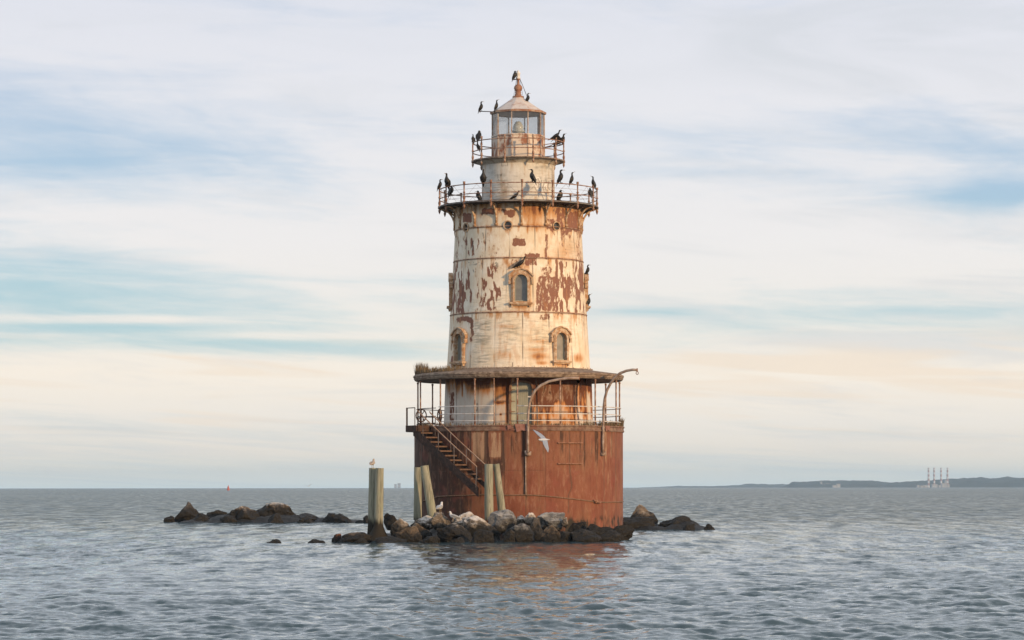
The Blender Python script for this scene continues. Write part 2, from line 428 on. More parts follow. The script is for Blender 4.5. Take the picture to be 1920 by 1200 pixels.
def rock_mat(name, c1, c2, top, topamt=0.0, tide=0.62, tz=1.0):
    m, t, b = new_mat(name)
    p = pos(t); s = t.n('ShaderNodeSeparateXYZ'); t.put(s.inputs[0], p)
    nn = t.n('ShaderNodeSeparateXYZ'); t.put(nn.inputs[0], t.n('ShaderNodeNewGeometry').outputs['Normal'])
    n = t.noise(p, 2.2, 9.0, 0.68); f = t.noise(p, 14.0, 7.0, 0.7)
    c = t.mix(t.step(t.m('ADD', n, t.m('MULTIPLY', t.m('SUBTRACT', f, 0.5), 0.8)), 0.36, 0.64), c1, c2)
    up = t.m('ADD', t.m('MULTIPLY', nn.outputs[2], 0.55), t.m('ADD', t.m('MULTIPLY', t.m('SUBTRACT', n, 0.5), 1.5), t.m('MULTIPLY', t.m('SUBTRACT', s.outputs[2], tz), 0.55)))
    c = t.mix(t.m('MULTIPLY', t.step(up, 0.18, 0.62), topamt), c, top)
    c = t.mix(t.m('MULTIPLY', t.step(f, 0.58, 0.72), 0.5), c, tuple(x * 0.4 for x in c1))
    wet = t.step(t.m('ADD', s.outputs[2], t.m('ADD', t.m('MULTIPLY', t.m('SUBTRACT', n, 0.5), 1.1), t.m('MULTIPLY', t.m('SUBTRACT', f, 0.5), 0.4))), tide - 0.16, tide + 0.20)
    alg = t.mix(t.step(f, 0.4, 0.65), (.010, .009, .008), (.026, .023, .018))
    c = t.mix(wet, alg, c)
    t.put(b.inputs['Base Color'], c)
    t.put(b.inputs['Roughness'], t.m('ADD', 0.55, t.m('MULTIPLY', wet, 0.3)))
    b.inputs['Specular IOR Level'].default_value = 0.3
    bump(t, b, t.m('ADD', n, t.m('MULTIPLY', f, 0.35)), 0.16)
    return m
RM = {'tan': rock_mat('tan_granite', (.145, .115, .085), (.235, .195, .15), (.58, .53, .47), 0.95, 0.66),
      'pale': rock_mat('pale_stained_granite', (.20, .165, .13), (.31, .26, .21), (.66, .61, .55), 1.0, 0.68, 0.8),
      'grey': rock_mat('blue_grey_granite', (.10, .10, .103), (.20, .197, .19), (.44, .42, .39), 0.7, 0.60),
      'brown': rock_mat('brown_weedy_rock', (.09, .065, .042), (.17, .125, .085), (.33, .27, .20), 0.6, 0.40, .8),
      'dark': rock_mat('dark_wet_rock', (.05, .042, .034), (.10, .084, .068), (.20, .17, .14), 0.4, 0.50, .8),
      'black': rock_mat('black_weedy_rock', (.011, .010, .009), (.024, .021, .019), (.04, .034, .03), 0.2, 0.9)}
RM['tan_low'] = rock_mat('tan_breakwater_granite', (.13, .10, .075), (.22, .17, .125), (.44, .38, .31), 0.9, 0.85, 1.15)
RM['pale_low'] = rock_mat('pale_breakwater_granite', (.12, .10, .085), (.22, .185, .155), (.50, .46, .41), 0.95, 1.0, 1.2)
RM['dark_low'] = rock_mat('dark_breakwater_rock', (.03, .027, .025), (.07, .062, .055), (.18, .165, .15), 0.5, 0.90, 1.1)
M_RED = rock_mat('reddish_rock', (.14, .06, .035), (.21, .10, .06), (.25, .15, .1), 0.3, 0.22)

# ------------------------------------------------------------------ water
def water_mat():
    m, t, b = new_mat('sea_water')
    p = pos(t)
    dist = t.n('ShaderNodeVectorMath', operation='LENGTH'); t.put(dist.inputs[0], t.vm('SUBTRACT', p, (CAMX, -D, 0)))
    dl = dist.outputs['Value']
    def slope(stretch, scale, det, amp, rough=0.6, dist=0.4):
        nd = t.n('ShaderNodeTexNoise'); t.put(nd.inputs['Vector'], t.vm('MULTIPLY', p, stretch))
        nd.inputs['Scale'].default_value = scale; nd.inputs['Detail'].default_value = det; nd.inputs['Roughness'].default_value = rough; nd.inputs['Distortion'].default_value = dist
        v = t.vm('SUBTRACT', nd.outputs['Color'], (.5, .5, .5))
        sc = t.n('ShaderNodeVectorMath', operation='SCALE'); t.put(sc.inputs[0], v); t.put(sc.inputs['Scale'], amp)
        return sc.outputs[0]
    r4 = t.noise(t.vm('MULTIPLY', p, (0.012, 0.007, 1)), 1.0, 4.0, 0.55, 0.3)
    gust = t.m('ADD', 0.55, t.m('MULTIPLY', t.step(r4, .35, .65), 0.8))
    near = t.m('SUBTRACT', 1.0, t.step(dl, 50.0, 160.0))
    far = t.step(dl, 70.0, 330.0)
    f2 = t.step(dl, 45.0, 110.0)
    s1 = slope((1.0, 1.5, 1), 7.0, 4.0, 0.55)                                            # ripples
    s2 = slope((0.8, 1.0, 1), 1.3, 5.0, t.m('ADD', 0.24, t.m('MULTIPLY', far, 0.55)))       # chop
    s3 = slope((1.30, 0.14, 1), 1.0, 5.0, t.m('MULTIPLY', t.m('MULTIPLY', f2, 0.95), gust))   # wave groups seen far off
    s4 = slope((0.22, 0.035, 1), 1.0, 5.0, t.m('MULTIPLY', t.m('MULTIPLY', far, 0.5), gust))
    g = t.n('ShaderNodeNewGeometry').outputs['Normal']
    sm = t.vm('ADD', t.vm('ADD', s1, s2), t.vm('ADD', s3, s4))
    nn = t.n('ShaderNodeVectorMath', operation='NORMALIZE')
    t.put(nn.inputs[0], t.vm('ADD', g, t.vm('MULTIPLY', sm, (1, 1, 0))))
    t.t.nodes.remove(b)
    c = t.mix(t.step(r4, 0.35, 0.65), (.028, .056, .070), (.042, .070, .080))
    df = t.n('ShaderNodeBsdfDiffuse'); t.put(df.inputs['Color'], c)
    gs = t.n('ShaderNodeBsdfGlossy'); t.put(gs.inputs['Color'], (.955, .98, .985)); gs.inputs['Roughness'].default_value = 0.09
    t.put(gs.inputs['Normal'], nn.outputs[0])
    fr = t.n('ShaderNodeFresnel'); fr.inputs['IOR'].default_value = 1.333; t.put(fr.inputs['Normal'], nn.outputs[0])
    # rough far water hides its bright back slopes: it mirrors less, in gusty streaks
    st = t.noise(t.vm('MULTIPLY', p, (0.95, 0.10, 1)), 1.0, 6.0, 0.68, 0.4)
    cat = t.m('MULTIPLY', t.m('SUBTRACT', st, 0.5), 1.7)
    k = t.m('SUBTRACT', 1.0, t.m('MULTIPLY', t.step(dl, 40.0, 230.0), 0.47))
    k = t.m('ADD', k, t.m('MULTIPLY', t.m('MULTIPLY', cat, f2), 1.25), clamp=True)
    mx = t.n('ShaderNodeMixShader'); t.put(mx.inputs[0], t.m('MULTIPLY', fr.outputs[0], k, clamp=True))
    t.t.links.new(df.outputs[0], mx.inputs[1]); t.t.links.new(gs.outputs[0], mx.inputs[2])
    t.t.links.new(mx.outputs[0], [n for n in t.t.nodes if n.type == 'OUTPUT_MATERIAL'][0].inputs[0])
    return m
def build_water():
    rows = list(np.linspace(-400, 34, 8)) + list(1.0 / np.linspace(1 / 36.0, 1 / 700.0, 760)) + list(1.0 / np.linspace(1 / 715.0, 1 / 17000.0, 60))
    rows = np.array(rows)
    tn = np.concatenate([np.linspace(-1.3, -0.255, 24, endpoint=False), np.linspace(-0.25, 0.25, 680), np.linspace(0.255, 1.3, 24)])
    dd = np.maximum(rows, 36.0)
    X = CAMX + dd[:, None] * tn[None, :]
    Y = np.repeat((-D + rows)[:, None], len(tn), 1)
    spac = np.gradient(rows)[:, None]
    Z = np.zeros_like(X)
    rng = np.random.RandomState(11)
    damp = 1 - sst(rows, 380, 690)[:, None]
    damp = damp * sst(rows, 20, 37)[:, None]
    # calmer water in the lee close to the rocks
    lee = 1 - 0.45 * np.exp(-((X / 14.0) ** 2 + ((Y + 10) / 13.0) ** 2))
    ph0 = fbm(X / 9.0, Y / 9.0, 5, 3) * 5.0
    gust = 0.55 + 0.9 * fbm(X / 26.0, Y / 40.0, 9, 3)
    for i in range(130):
        lam = 0.20 * (2.9 / 0.20) ** rng.rand()
        ang = R(262) + rng.randn() * R(38)           # waves run roughly toward the viewer and to the left
        k = 2 * math.pi / lam
        amp = 0.0033 * lam ** 0.88 * (0.5 + rng.rand())
        if lam > 2.0: amp *= 0.7
        phs = (X * math.cos(ang) + Y * math.sin(ang)) * k + rng.rand() * 6.283 + ph0 * (0.4 + rng.rand())
        keep = 1 - sst(spac * 2.2, lam * 0.7, lam * 1.5)
        s = np.sin(phs)
        Z += amp * keep * (s + 0.28 * np.cos(2 * phs)) * gust
    Z *= damp * lee
    nr, nc = X.shape
    co = np.stack([X, Y, Z], -1).reshape(-1, 3).astype(np.float32)
    a = (np.arange(nr - 1)[:, None] * nc + np.arange(nc - 1)[None, :]).reshape(-1)
    q4 = np.stack([a, a + 1, a + nc + 1, a + nc], -1).reshape(-1)
    me = bpy.data.meshes.new('water')
    me.vertices.add(len(co)); me.vertices.foreach_set('co', co.reshape(-1))
    nf = len(q4) // 4
    me.loops.add(len(q4)); me.loops.foreach_set('vertex_index', q4.astype(np.int32))
    me.polygons.add(nf); me.polygons.foreach_set('loop_start', np.arange(0, len(q4), 4, dtype=np.int32))
    me.polygons.foreach_set('use_smooth', np.ones(nf, dtype=bool))
    me.update(calc_edges=True); me.validate()
    me.materials.append(water_mat())
    o = link('water', me); tag(o, kind='structure')
build_water()

# ------------------------------------------------------------------ painted walls of revolution
def wall(name, prof, mat, parent, paint, nth=620, dz=0.03, holes=None, capped=False):
    """prof: (z, r) pairs; paint(PX, PY, TH, Z, RR) -> peel, stain, grime, seam, pen, chalk"""
    zs = np.arange(prof[0][0], prof[-1][0], dz); zs = np.append(zs, prof[-1][0])
    rr = np.interp(zs, [p[0] for p in prof], [p[1] for p in prof])
    th = np.linspace(-math.pi, math.pi, nth, endpoint=False)
    TH, Z = np.meshgrid(th, zs); RR = np.repeat(rr[:, None], nth, 1)
    dd = D - RR * np.cos(TH)
    PX = 960 + (RR * np.sin(TH) - CAMX) * F / dd; PY = HY - (Z - H) * F / dd
    X = RR * np.sin(TH); Y = -RR * np.cos(TH)
    chans = paint(PX, PY, TH, Z, RR)
    nz = len(zs)
    keep = np.ones((nz - 1, nth), bool)
    if holes is not None:
        hm = holes(PX, PY, TH, Z)
        hj = np.roll(hm, -1, 1)
        keep = ~(hm[:-1] & hm[1:] & hj[:-1] & hj[1:])
    i, j = np.nonzero(keep); j2 = (j + 1) % nth
    q4 = np.stack([i * nth + j, i * nth + j2, (i + 1) * nth + j2, (i + 1) * nth + j], -1).reshape(-1)
    co = np.stack([X, Y, Z], -1).reshape(-1, 3).astype(np.float32)
    me = bpy.data.meshes.new(name)
    me.vertices.add(len(co)); me.vertices.foreach_set('co', co.reshape(-1))
    me.loops.add(len(q4)); me.loops.foreach_set('vertex_index', q4.astype(np.int32))
    nf = len(q4) // 4
    me.polygons.add(nf); me.polygons.foreach_set('loop_start', np.arange(0, len(q4), 4, dtype=np.int32))
    me.polygons.foreach_set('use_smooth', np.ones(nf, dtype=bool))
    me.update(calc_edges=True)
    for an, cs in (('wear', chans[:3]), ('lines', chans[3:6])):
        at_ = me.attributes.new(an, 'FLOAT_COLOR', 'POINT')
        arr = np.ones((len(co), 4), np.float32)
        for k, c in enumerate(cs): arr[:, k] = np.clip(c, 0, 1.5).reshape(-1)
        at_.data.foreach_set('color', arr.reshape(-1))
    me.materials.append(mat)
    return link(name, me, parent)
def rect(PX, PY, x0, x1, y0, y1, s=2.0):
    return sst(PX, x0 - s, x0 + s) * (1 - sst(PX, x1 - s, x1 + s)) * sst(PY, y0 - s, y0 + s) * (1 - sst(PY, y1 - s, y1 + s))
def blob(PX, PY, x, y, rx, ry):
    return np.exp(-(((PX - x) / rx) ** 2 + ((PY - y) / ry) ** 2))
def stroke(PX, PY, pts, w=0.8):
    o = np.zeros_like(PX)
    for (x0, y0), (x1, y1) in zip(pts, pts[1:]):
        L2 = (x1 - x0) ** 2 + (y1 - y0) ** 2 + 1e-6
        tt = np.clip(((PX - x0) * (x1 - x0) + (PY - y0) * (y1 - y0)) / L2, 0, 1)
        dd = np.hypot(PX - x0 - tt * (x1 - x0), PY - y0 - tt * (y1 - y0))
        o = np.maximum(o, 1 - sst(dd, w * 0.6, w * 1.3))
    return o
def front(TH): return sst(np.cos(TH), -0.05, 0.25)

light = empty('lighthouse')
tag(light, 'tall rusty cream iron lighthouse on a round red caisson standing in the sea', 'lighthouse')

# --- caisson
RC = 4.55
Z_DECK = 4.80
def paint_caisson(PX, PY, TH, Z, RR):
    f = front(TH)
    u = TH * RR
    st = fbm(u * 2.2, Z * 0.16, 3, 5); bl = fbm(u * 0.8, Z * 0.9, 4, 5); fine = fbm(u * 7, Z * 0.5, 14, 4)
    peel = -0.08 + 0.28 * sst(fine, 0.55, 0.8)
    for (x0, x1, y0, y1, a) in [(885, 910, 809, 866, .72), (917, 941, 810, 858, .66)]:
        peel += f * a * rect(PX, PY, x0, x1, y0, y1, 3.5) * (0.6 + 0.8 * bl)
    peel += f * 0.22 * rect(PX, PY, 950, 990, 880, 900, 5) + f * 0.25 * rect(PX, PY, 1120, 1170, 800, 900, 14) * sst(fine, 0.45, 0.7)
    stain = 0.16 + 0.26 * sst(st, 0.42, 0.75) + 0.12 * sst(bl, 0.55, 0.75)
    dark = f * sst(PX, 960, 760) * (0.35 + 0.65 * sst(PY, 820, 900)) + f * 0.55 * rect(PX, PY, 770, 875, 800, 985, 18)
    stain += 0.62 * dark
    edges = [700, 790, 806, 822, 840, 863, 882, 912, 944, 986, 1022, 1068, 1100, 1133, 1155, 1300]
    rg_ = np.random.RandomState(3)
    for a_, b_ in zip(edges, edges[1:]):
        for (ya, yb) in ((790, 883), (883, 929), (929, 1010)):
            stain += f * rg_.uniform(-.12, .16) * (.5 if a_ > 1000 else 1) * ((PX >= a_) & (PX < b_) & (PY >= ya) & (PY < yb))
    drip = fbm(u * 15.0, Z * 0.25, 15, 4)
    stain += 0.30 * sst(drip, .52, .72) * sst(PY, 1000, 800) + 0.30 * sst(fine, .58, .75)
    peel += 0.10 * sst(drip, .30, .12) + f * 0.20 * rect(PX, PY, 1000, 1165, 806, 960, 20) * sst(fbm(u * 12, Z * 1.2, 16, 4), .50, .72)
    for x in (880, 913, 943):
        stain += f * 0.9 * np.exp(-((PX - x) / 3.0) ** 2) * rect(PX, PY, x - 8, x + 8, 806, 890, 8)
    stain += f * 0.5 * np.exp(-((PX - 985) / 7.0) ** 2) * rect(PX, PY, 970, 1000, 800, 935, 10)
    stain += f * 0.6 * rect(PX, PY, 895, 945, 862, 905, 12) * bl
    stain -= f * 0.25 * rect(PX, PY, 945, 1160, 880, 960, 30)
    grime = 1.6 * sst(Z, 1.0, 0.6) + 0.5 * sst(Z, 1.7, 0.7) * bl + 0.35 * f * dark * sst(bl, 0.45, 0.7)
    grime += f * 1.2 * rect(PX, PY, 1110, 1175, 972, 1010, 10)
    seam = np.zeros_like(PX)
    for x in (790, 806, 822, 840, 863, 882, 912, 944, 986, 1022, 1133, 1155):
        wob = 0.7 * (vnoise(PY * 0.05, PY * 0 + x, 2) - .5)
        seam = np.maximum(seam, f * (1 - sst(np.abs(PX - x - wob), 0.5, 1.3)) * (0.55 + 0.45 * sst(PY, 1000, 860)) * (0.95 if x < 1000 else 0.6))
    crack = 1068 + 4.0 * sst(PY, 880, 912) - 6.0 * sst(PY, 912, 930) + 1.2 * (vnoise(PY * 0.2, PY * 0, 3) - .5)
    seam = np.maximum(seam, f * (1 - sst(np.abs(PX - crack), 0.6, 1.5)) * rect(PX, PY, 1040, 1090, 806, 962, 3))
    for y in (883.0, 929.0):
        seam = np.maximum(seam, f * 0.5 * (1 - sst(np.abs(PY - y), 0.5, 1.2)) * (1 - sst(PX, 1010, 1030)))
    back = (1 - f) * (1 - sst(np.abs(((TH * 8 / math.pi) % 1) - .5), 0.0, 0.02)) * 0.7
    return peel, stain, grime, np.maximum(seam, back), np.zeros_like(PX), f * 0.5 * rect(PX, PY, 984, 986.5, 905, 928, 1)
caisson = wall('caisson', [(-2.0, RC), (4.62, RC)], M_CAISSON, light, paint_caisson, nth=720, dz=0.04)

mb = MB()
mb.lathe([(RC - 0.02, 4.56), (RC + 0.05, 4.56), (RC + 0.06, 4.62), (RC + 0.035, 4.64), (RC + 0.035, 4.73), (RC + 0.07, 4.75), (RC + 0.07, Z_DECK), (3.1, Z_DECK)], 128)
deck = mb.build('deck', mottled('deck_edge_iron', (.13, .07, .05), (.26, .18, .13), 4.0, 0.8, 0.02, c3=(.19, .08, .055)), light, 'auto')
# torn plate lumps on the deck edge
for px, w, h in ((978, 26, 10), (1140, 18, 7), (955, 8, 6)):
    th = math.asin((px - 972.5) / 43 / (RC + .05) * 0.966)
    Mx = frame(th, RC + 0.075, 4.72)
    o = [(-w / 86, h / 80), (w / 86, h / 86), (w / 110, -h / 50), (0.02, -h / 70), (-w / 120, -h / 46)]
    mb = MB(); mb.prism(o, 0.0, 0.03, Mx)
    mb.build('torn_plate', M_TORN, light)

# rung bars, hanging pipe, cable and bracket on the caisson
for py in (830.5, 869.5):
    mb = MB()
    th0, th1 = math.asin((1045 - 972.5) / 43 / RC * .968), math.asin((1091 - 972.5) / 43 / RC * .968)
    z = H + (HY - py) * 123.9 / F
    mb.tube([cyl(th0 + (th1 - th0) * k / 8, RC + 0.05, z + random.uniform(-.008, .008)) for k in range(9)], 0.032, 6)
    for k in (0.05, .28, .5, .72, .95):
        th = th0 + (th1 - th0) * k
        mb.tube([cyl(th, RC - 0.02, z - .01), cyl(th, RC + 0.07, z - .012)], 0.03, 6)
    mb.build('rung_bar', M_RUST, light)
mb = MB()
th = math.asin((985 - 972.5) / 43 / RC * .968)
mb.tube([cyl(th, RC + 0.045, z) for z in (3.55, 3.0, 2.4, 1.86)], [.03, .028, .026, .04], 8)
mb.build('hanging_pipe', M_PIPE, light, True)
mb = MB()
pts = []
for px, py in ((781, 945), (800, 938), (825, 931), (850, 929.5), (880, 928.5), (905, 927), (945, 928.5), (985, 928), (1010, 929), (1040, 932), (1075, 936), (1110, 940.5), (1130, 942), (1155, 941.5), (1166, 941)):
    s = max(-0.995, min(0.995, (px - 972.5) / 43 / RC)); th = math.asin(s * (0.966 + 0.034 * abs(s)))
    pts.append(cyl(th, RC + 0.04, H + (HY - py) * (D - RC * math.cos(th)) / F))
mb.tube(pts, 0.026, 6)
c = pts[11]
mb.build('wall_cable', M_ROPE, light, True)
mb = MB(); Mx = frame(math.asin((1116 - 972.5) / 43 / RC * .98), RC, c.z)
mb.box((0, .06, 0), (.26, .12, .14), Mx); mb.tube([(-.2, .08, .05), (-.05, .13, .0), (.12, .12, -.06), (.22, .07, -.03)], .04, 6, M=Mx)
mb.build('cable_knot', M_RUST, light)

# --- lower storey wall with door and torn hole
RL0, RL1 = 3.27, 3.19
DOOR_TH = math.asin((977.5 - 972.5) / 43 / 3.25)
def paint_lower(PX, PY, TH, Z, RR):
    f = front(TH); u = TH * RR
    st = fbm(u * 3.0, Z * 0.35, 23, 5); bl = fbm(u * 1.3, Z * 1.3, 24, 5); fine = fbm(u * 8, Z * 2.0, 25, 4)
    peel = -0.04 + 0.25 * sst(fine, .6, .85)
    peel += f * (0.75 * rect(PX, PY, 843, 852, 735, 792, 3) * (.7 + .6 * bl) + 0.5 * rect(PX, PY, 838, 856, 712, 742, 5) * sst(bl, .4, .7))
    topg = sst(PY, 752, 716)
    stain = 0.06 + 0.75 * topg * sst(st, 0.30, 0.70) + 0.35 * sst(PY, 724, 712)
    stain += f * rect(PX, PY, 926, 958, 705, 800, 4) * (0.12 + 0.42 * sst(PY, 770, 715) + 0.4 * sst(st, .5, .7))
    stain += f * rect(PX, PY, 990, 1118, 700, 800, 9) * (0.24 + .25 * sst(fine, .45, .7) + 0.80 * sst(st * .6 + bl * .45 + .24 * sst(PY, 785, 725), 0.52, 0.80))
    stain -= f * 0.55 * rect(PX, PY, 1088, 1098, 730, 800, 5) + f * .35 * rect(PX, PY, 1102, 1112, 735, 800, 3)
    stain += f * 0.25 * rect(PX, PY, 1004, 1050, 716, 757, 7) * (.4 + bl)
    peel += f * rect(PX, PY, 1004, 1092, 716, 772, 9) * (0.30 * sst(fine * .45 + bl * .6, .42, .72))
    stain += f * 1.0 * np.exp(-((PX - 951) / 2.0) ** 2) * rect(PX, PY, 945, 957, 720, 795, 4)
    stain += f * 0.6 * blob(PX, PY, 937, 755, 9, 3) + f * 0.9 * blob(PX, PY, 939, 777, 1.6, 1.6) + f * .6 * np.exp(-((PX - 867) / 1.6) ** 2) * rect(PX, PY, 860, 874, 716, 744, 5)
    stain += (1 - f) * 0.5 * sst(st, .45, .7)
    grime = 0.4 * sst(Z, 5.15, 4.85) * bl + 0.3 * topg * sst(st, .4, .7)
    seam = np.zeros_like(PX)
    for x in (856, 896, 929, 950, 1005, 1012, 1053, 1100):
        seam = np.maximum(seam, f * .7 * (1 - sst(np.abs(PX - x), .5, 1.1)))
    seam = np.maximum(seam, f * .9 * stroke(PX, PY, [(894.5, 757), (895.5, 765), (894, 770)], 1.3))
    seam = np.maximum(seam, f * .9 * rect(PX, PY, 928, 951, 751, 754, 1) * sst(fine, .3, .6))
    return peel, stain, grime, seam, np.zeros_like(PX), np.zeros_like(PX)
DW, DZ0, DZS, DRISE = 0.455, Z_DECK, 6.38, 0.27      # door half width, foot, spring line, rise
def lower_holes(PX, PY, TH, Z):
    a = np.abs(TH - DOOR_TH) * 3.24
    arch = DZS + DRISE * np.sqrt(np.clip(1 - (np.clip(a / DW, 0, 1)) ** 2.6, 0, 1))
    door = (a < DW + 0.02) & (Z < arch + 0.02) & (np.cos(TH) > 0)
    n = 3 * (vnoise(PX * .35, PY * .35, 4) - .5)
    hole = (np.cos(TH) > 0) & (PX > 1081 + n) & (PX < 1099 + n) & (PY > 705) & (PY < 715.5 + n + 5 * np.sin((PX - 1081) * .45))
    return door | hole
lower = wall('lower_wall', [(4.70, RL0), (6.9, RL1)], M_LOWER, light, paint_lower, nth=680, dz=0.03, holes=lower_holes)

def arch(w, z0, zs, rise, n=10, e=2.0):
    o = [(-w, z0), (-w, zs)]
    for k in range(1, n):
        a = math.pi * k / n
        cx = -math.cos(a); sz = math.sin(a)
        o.append((w * math.copysign(abs(cx) ** (2 / e), cx), zs + rise * sz ** (2 / e)))
    return o + [(w, zs), (w, z0)]
Md = frame(DOOR_TH, RL0 - 0.03, 0)
mb = MB(); mb.band(arch(DW + .07, DZ0, DZS, DRISE + .07, 12, 2.6), arch(DW - .015, DZ0 + .03, DZS, DRISE, 12, 2.6), -.16, .05, Md)
door = mb.build('door', mottled('door_frame_rust', (.16, .085, .055), (.30, .17, .10), 5.0, .8, .01), light)
mb = MB(); mb.prism(arch(DW - .02, DZ0 + .02, DZS, DRISE - .01, 12, 2.6), -.15, -.11, Md)
for k in range(7): mb.box((-.10 + k * .085, -.105, 5.62), (.012, .012, 1.55), Md)
mb.build('door_leaf', M_DOOR, door)
mb = MB(); mb.box((-.335, -.09, 5.66), (.19, .03, 1.60), Md)
mb.build('door_stile', M_JAMB, door)
for z in (6.33, 5.84, 5.40):
    mb = MB(); mb.box((-.35, -.06, z), (.17, .03, .025), Md); mb.tube([(-.43, -.05, z - .05), (-.43, -.05, z + .05)], .016, 6, M=Md)
    mb.build('hinge', M_RUST, door)

# --- canopy roof, posts and lower rails
mb = MB()
mb.lathe([(3.12, 7.30), (3.30, 7.24), (4.30, 7.10), (4.50, 7.08), (4.585, 7.03), (4.60, 6.97), (4.565, 6.93), (4.575, 6.89), (4.545, 6.86), (4.53, 6.82), (4.47, 6.79), (4.38, 6.79), (4.30, 6.83), (3.17, 6.85)], 144)
canopy = mb.build('canopy', M_CANOPY, light, 'auto')
mb = MB()
for k in range(150):
    th = 2 * math.pi * k / 150 + random.uniform(-.01, .01)
    r = 3.2 + random.uniform(-.02, .03); h = random.uniform(.02, .09)
    mb.tube([cyl(th, r, 7.25), cyl(th + random.uniform(-.01, .01), r + random.uniform(-.01, .03), 7.27 + h)], random.uniform(.008, .016), 4)
tag(mb.build('roof_spikes', M_PIPE, canopy), kind='stuff')  # row of short spikes along the mortar line at the roof top
RP = 4.44
mb = MB(); mb.tube([cyl(0, RP, Z_DECK - .02), cyl(0, RP, 6.78)], .034, 8); mb.lathe([(.055, 0), (.055, .03), (.035, .04)], 8, Matrix.Translation(cyl(0, RP, Z_DECK))); mb.tube([cyl(0, RP, 6.70), cyl(0, RP, 6.77)], .05, 8)
post_me = mb.mesh('canopy_post', M_POST, True)
for k in range(15):
    link('canopy_post', post_me, light, rz=R(-0.75 + 24 * k))
mb = MB(); mb.tube([cyl(0, RP, Z_DECK - .02), cyl(0, RP, 6.80)], .024, 8)
mb.build('canopy_post', M_POST, light, rz=R(-13.6))
def arc(a0, a1, r, z, n=None):
    n = n or max(4, int(abs(a1 - a0) / 3))
    return [cyl(R(a0 + (a1 - a0) * k / n), r, z) for k in range(n + 1)]
for z in (4.99, 5.29, 5.61):
    mb = MB(); mb.tube(arc(-50, -13.8, RP + .02, z), .02, 6); mb.build('deck_rail', M_RAIL, light, True)
    mb = MB(); mb.tube(arc(-0.75, 172, RP + .02, z), .021, 6); mb.build('deck_rail', M_RAIL, light, True)
    mb = MB(); mb.tube(arc(-170, -98, RP + .02, z), .02, 6); mb.build('deck_rail', M_POST, light, True)

# --- landing and stair on the left
def fr2(o, ax):
    ax = Vector(ax).normalized(); n = Vector((ax.y, -ax.x, 0))
    return Matrix(((ax.x, n.x, 0, o[0]), (ax.y, n.y, 0, o[1]), (0, 0, 1, o[2]), (0, 0, 0, 1)))
A = Vector((-3.98, -3.04, 4.51)); B = Vector((-1.88, -5.14, 2.55))      # centre line of the treads, top and bottom
axis = Vector((B.x - A.x, B.y - A.y, 0)); L = axis.length; axn = axis.normalized()
side = Vector((axn.y, -axn.x, 0))                                          # outward from the caisson (lower left)
HWs = 0.36
mb = MB()
Ml = fr2((-4.62, -1.62, 0), (axn.x, axn.y, 0))
lx0, lx1 = -0.52, 0.36
poly = [(-4.84, -1.5), (-4.84, -2.50), (-4.36, -3.28), (-3.74, -2.66), (-4.16, -1.8), (-4.48, -0.7)]
vs = [(x, y, 4.82) for x, y in poly] + [(x, y, 4.56) for x, y in poly]; n = len(poly)
mb.add(vs, [tuple(range(n)), tuple(range(2 * n - 1, n - 1, -1))] + [(i, n + i, n + (i + 1) % n, (i + 1) % n) for i in range(n)])
stair = mb.build('stair', M_RUSTDK, light)
tag(stair, 'dark rusty iron stair')
NTR = 11
for k in range(NTR):
    s = k / (NTR - 1)
    p = A.lerp(B, s)
    mb = MB(); Mt = fr2(p, axn)
    mb.box((0, 0, 0), (.21, 2 * HWs, .035), Mt); mb.box((.10, 0, -.02), (.02, 2 * HWs, .05), Mt)
    mb.build('tread', M_TREAD, stair)
for sd in (1, -1):
    mb = MB()
    p0 = A + side * (sd * HWs); p1 = B + side * (sd * HWs)
    u = (p1 - p0).normalized(); 
    q0 = p0 - u * .42; q1 = p1 + u * 0.75
    dn = Vector((0, 0, -.36 if sd > 0 else -.22)); upv = Vector((0, 0, .02)); w = side * .02
    vs = [q0 + upv - w, q0 + upv + w, q1 + upv - w, q1 + upv + w, q0 + dn - w, q0 + dn + w, q1 + dn - w, q1 + dn + w]
    mb.add(vs, [(0, 1, 3, 2), (4, 6, 7, 5), (0, 2, 6, 4), (1, 5, 7, 3), (0, 4, 5, 1), (2, 3, 7, 6)])
    mb.build('stringer', M_RUSTDK, stair)
    mb = MB()
    up = Vector((0, 0, .86 if sd > 0 else .80))
    top = p0 - u * .10 + up; bot = p1 + u * .62 + up * 0.98
    mids = [top.lerp(bot, k / 8) + Vector((0, 0, -.03 * math.sin(math.pi * k / 8))) for k in range(9)]
    end = bot + Vector((.01, 0, -1.05)) if sd > 0 else bot + Vector((-.02, 0, -.4))
    start = top + Vector((-.02, .05, .05))
    mb.tube([start] + mids + ([bot + Vector((0, 0, -.4)), bot + Vector((-.03, 0, -.7)), end] if sd > 0 else [end]), .026, 7)
    for s in (.08, .40, .72):
        pp = p0.lerp(p1, s)
        mb.tube([pp + Vector((0, 0, -.22)), pp + Vector((0, 0, (.86 if sd > 0 else .80)))], .022, 6)
    mb.build('handrail', M_HAND, stair, True)
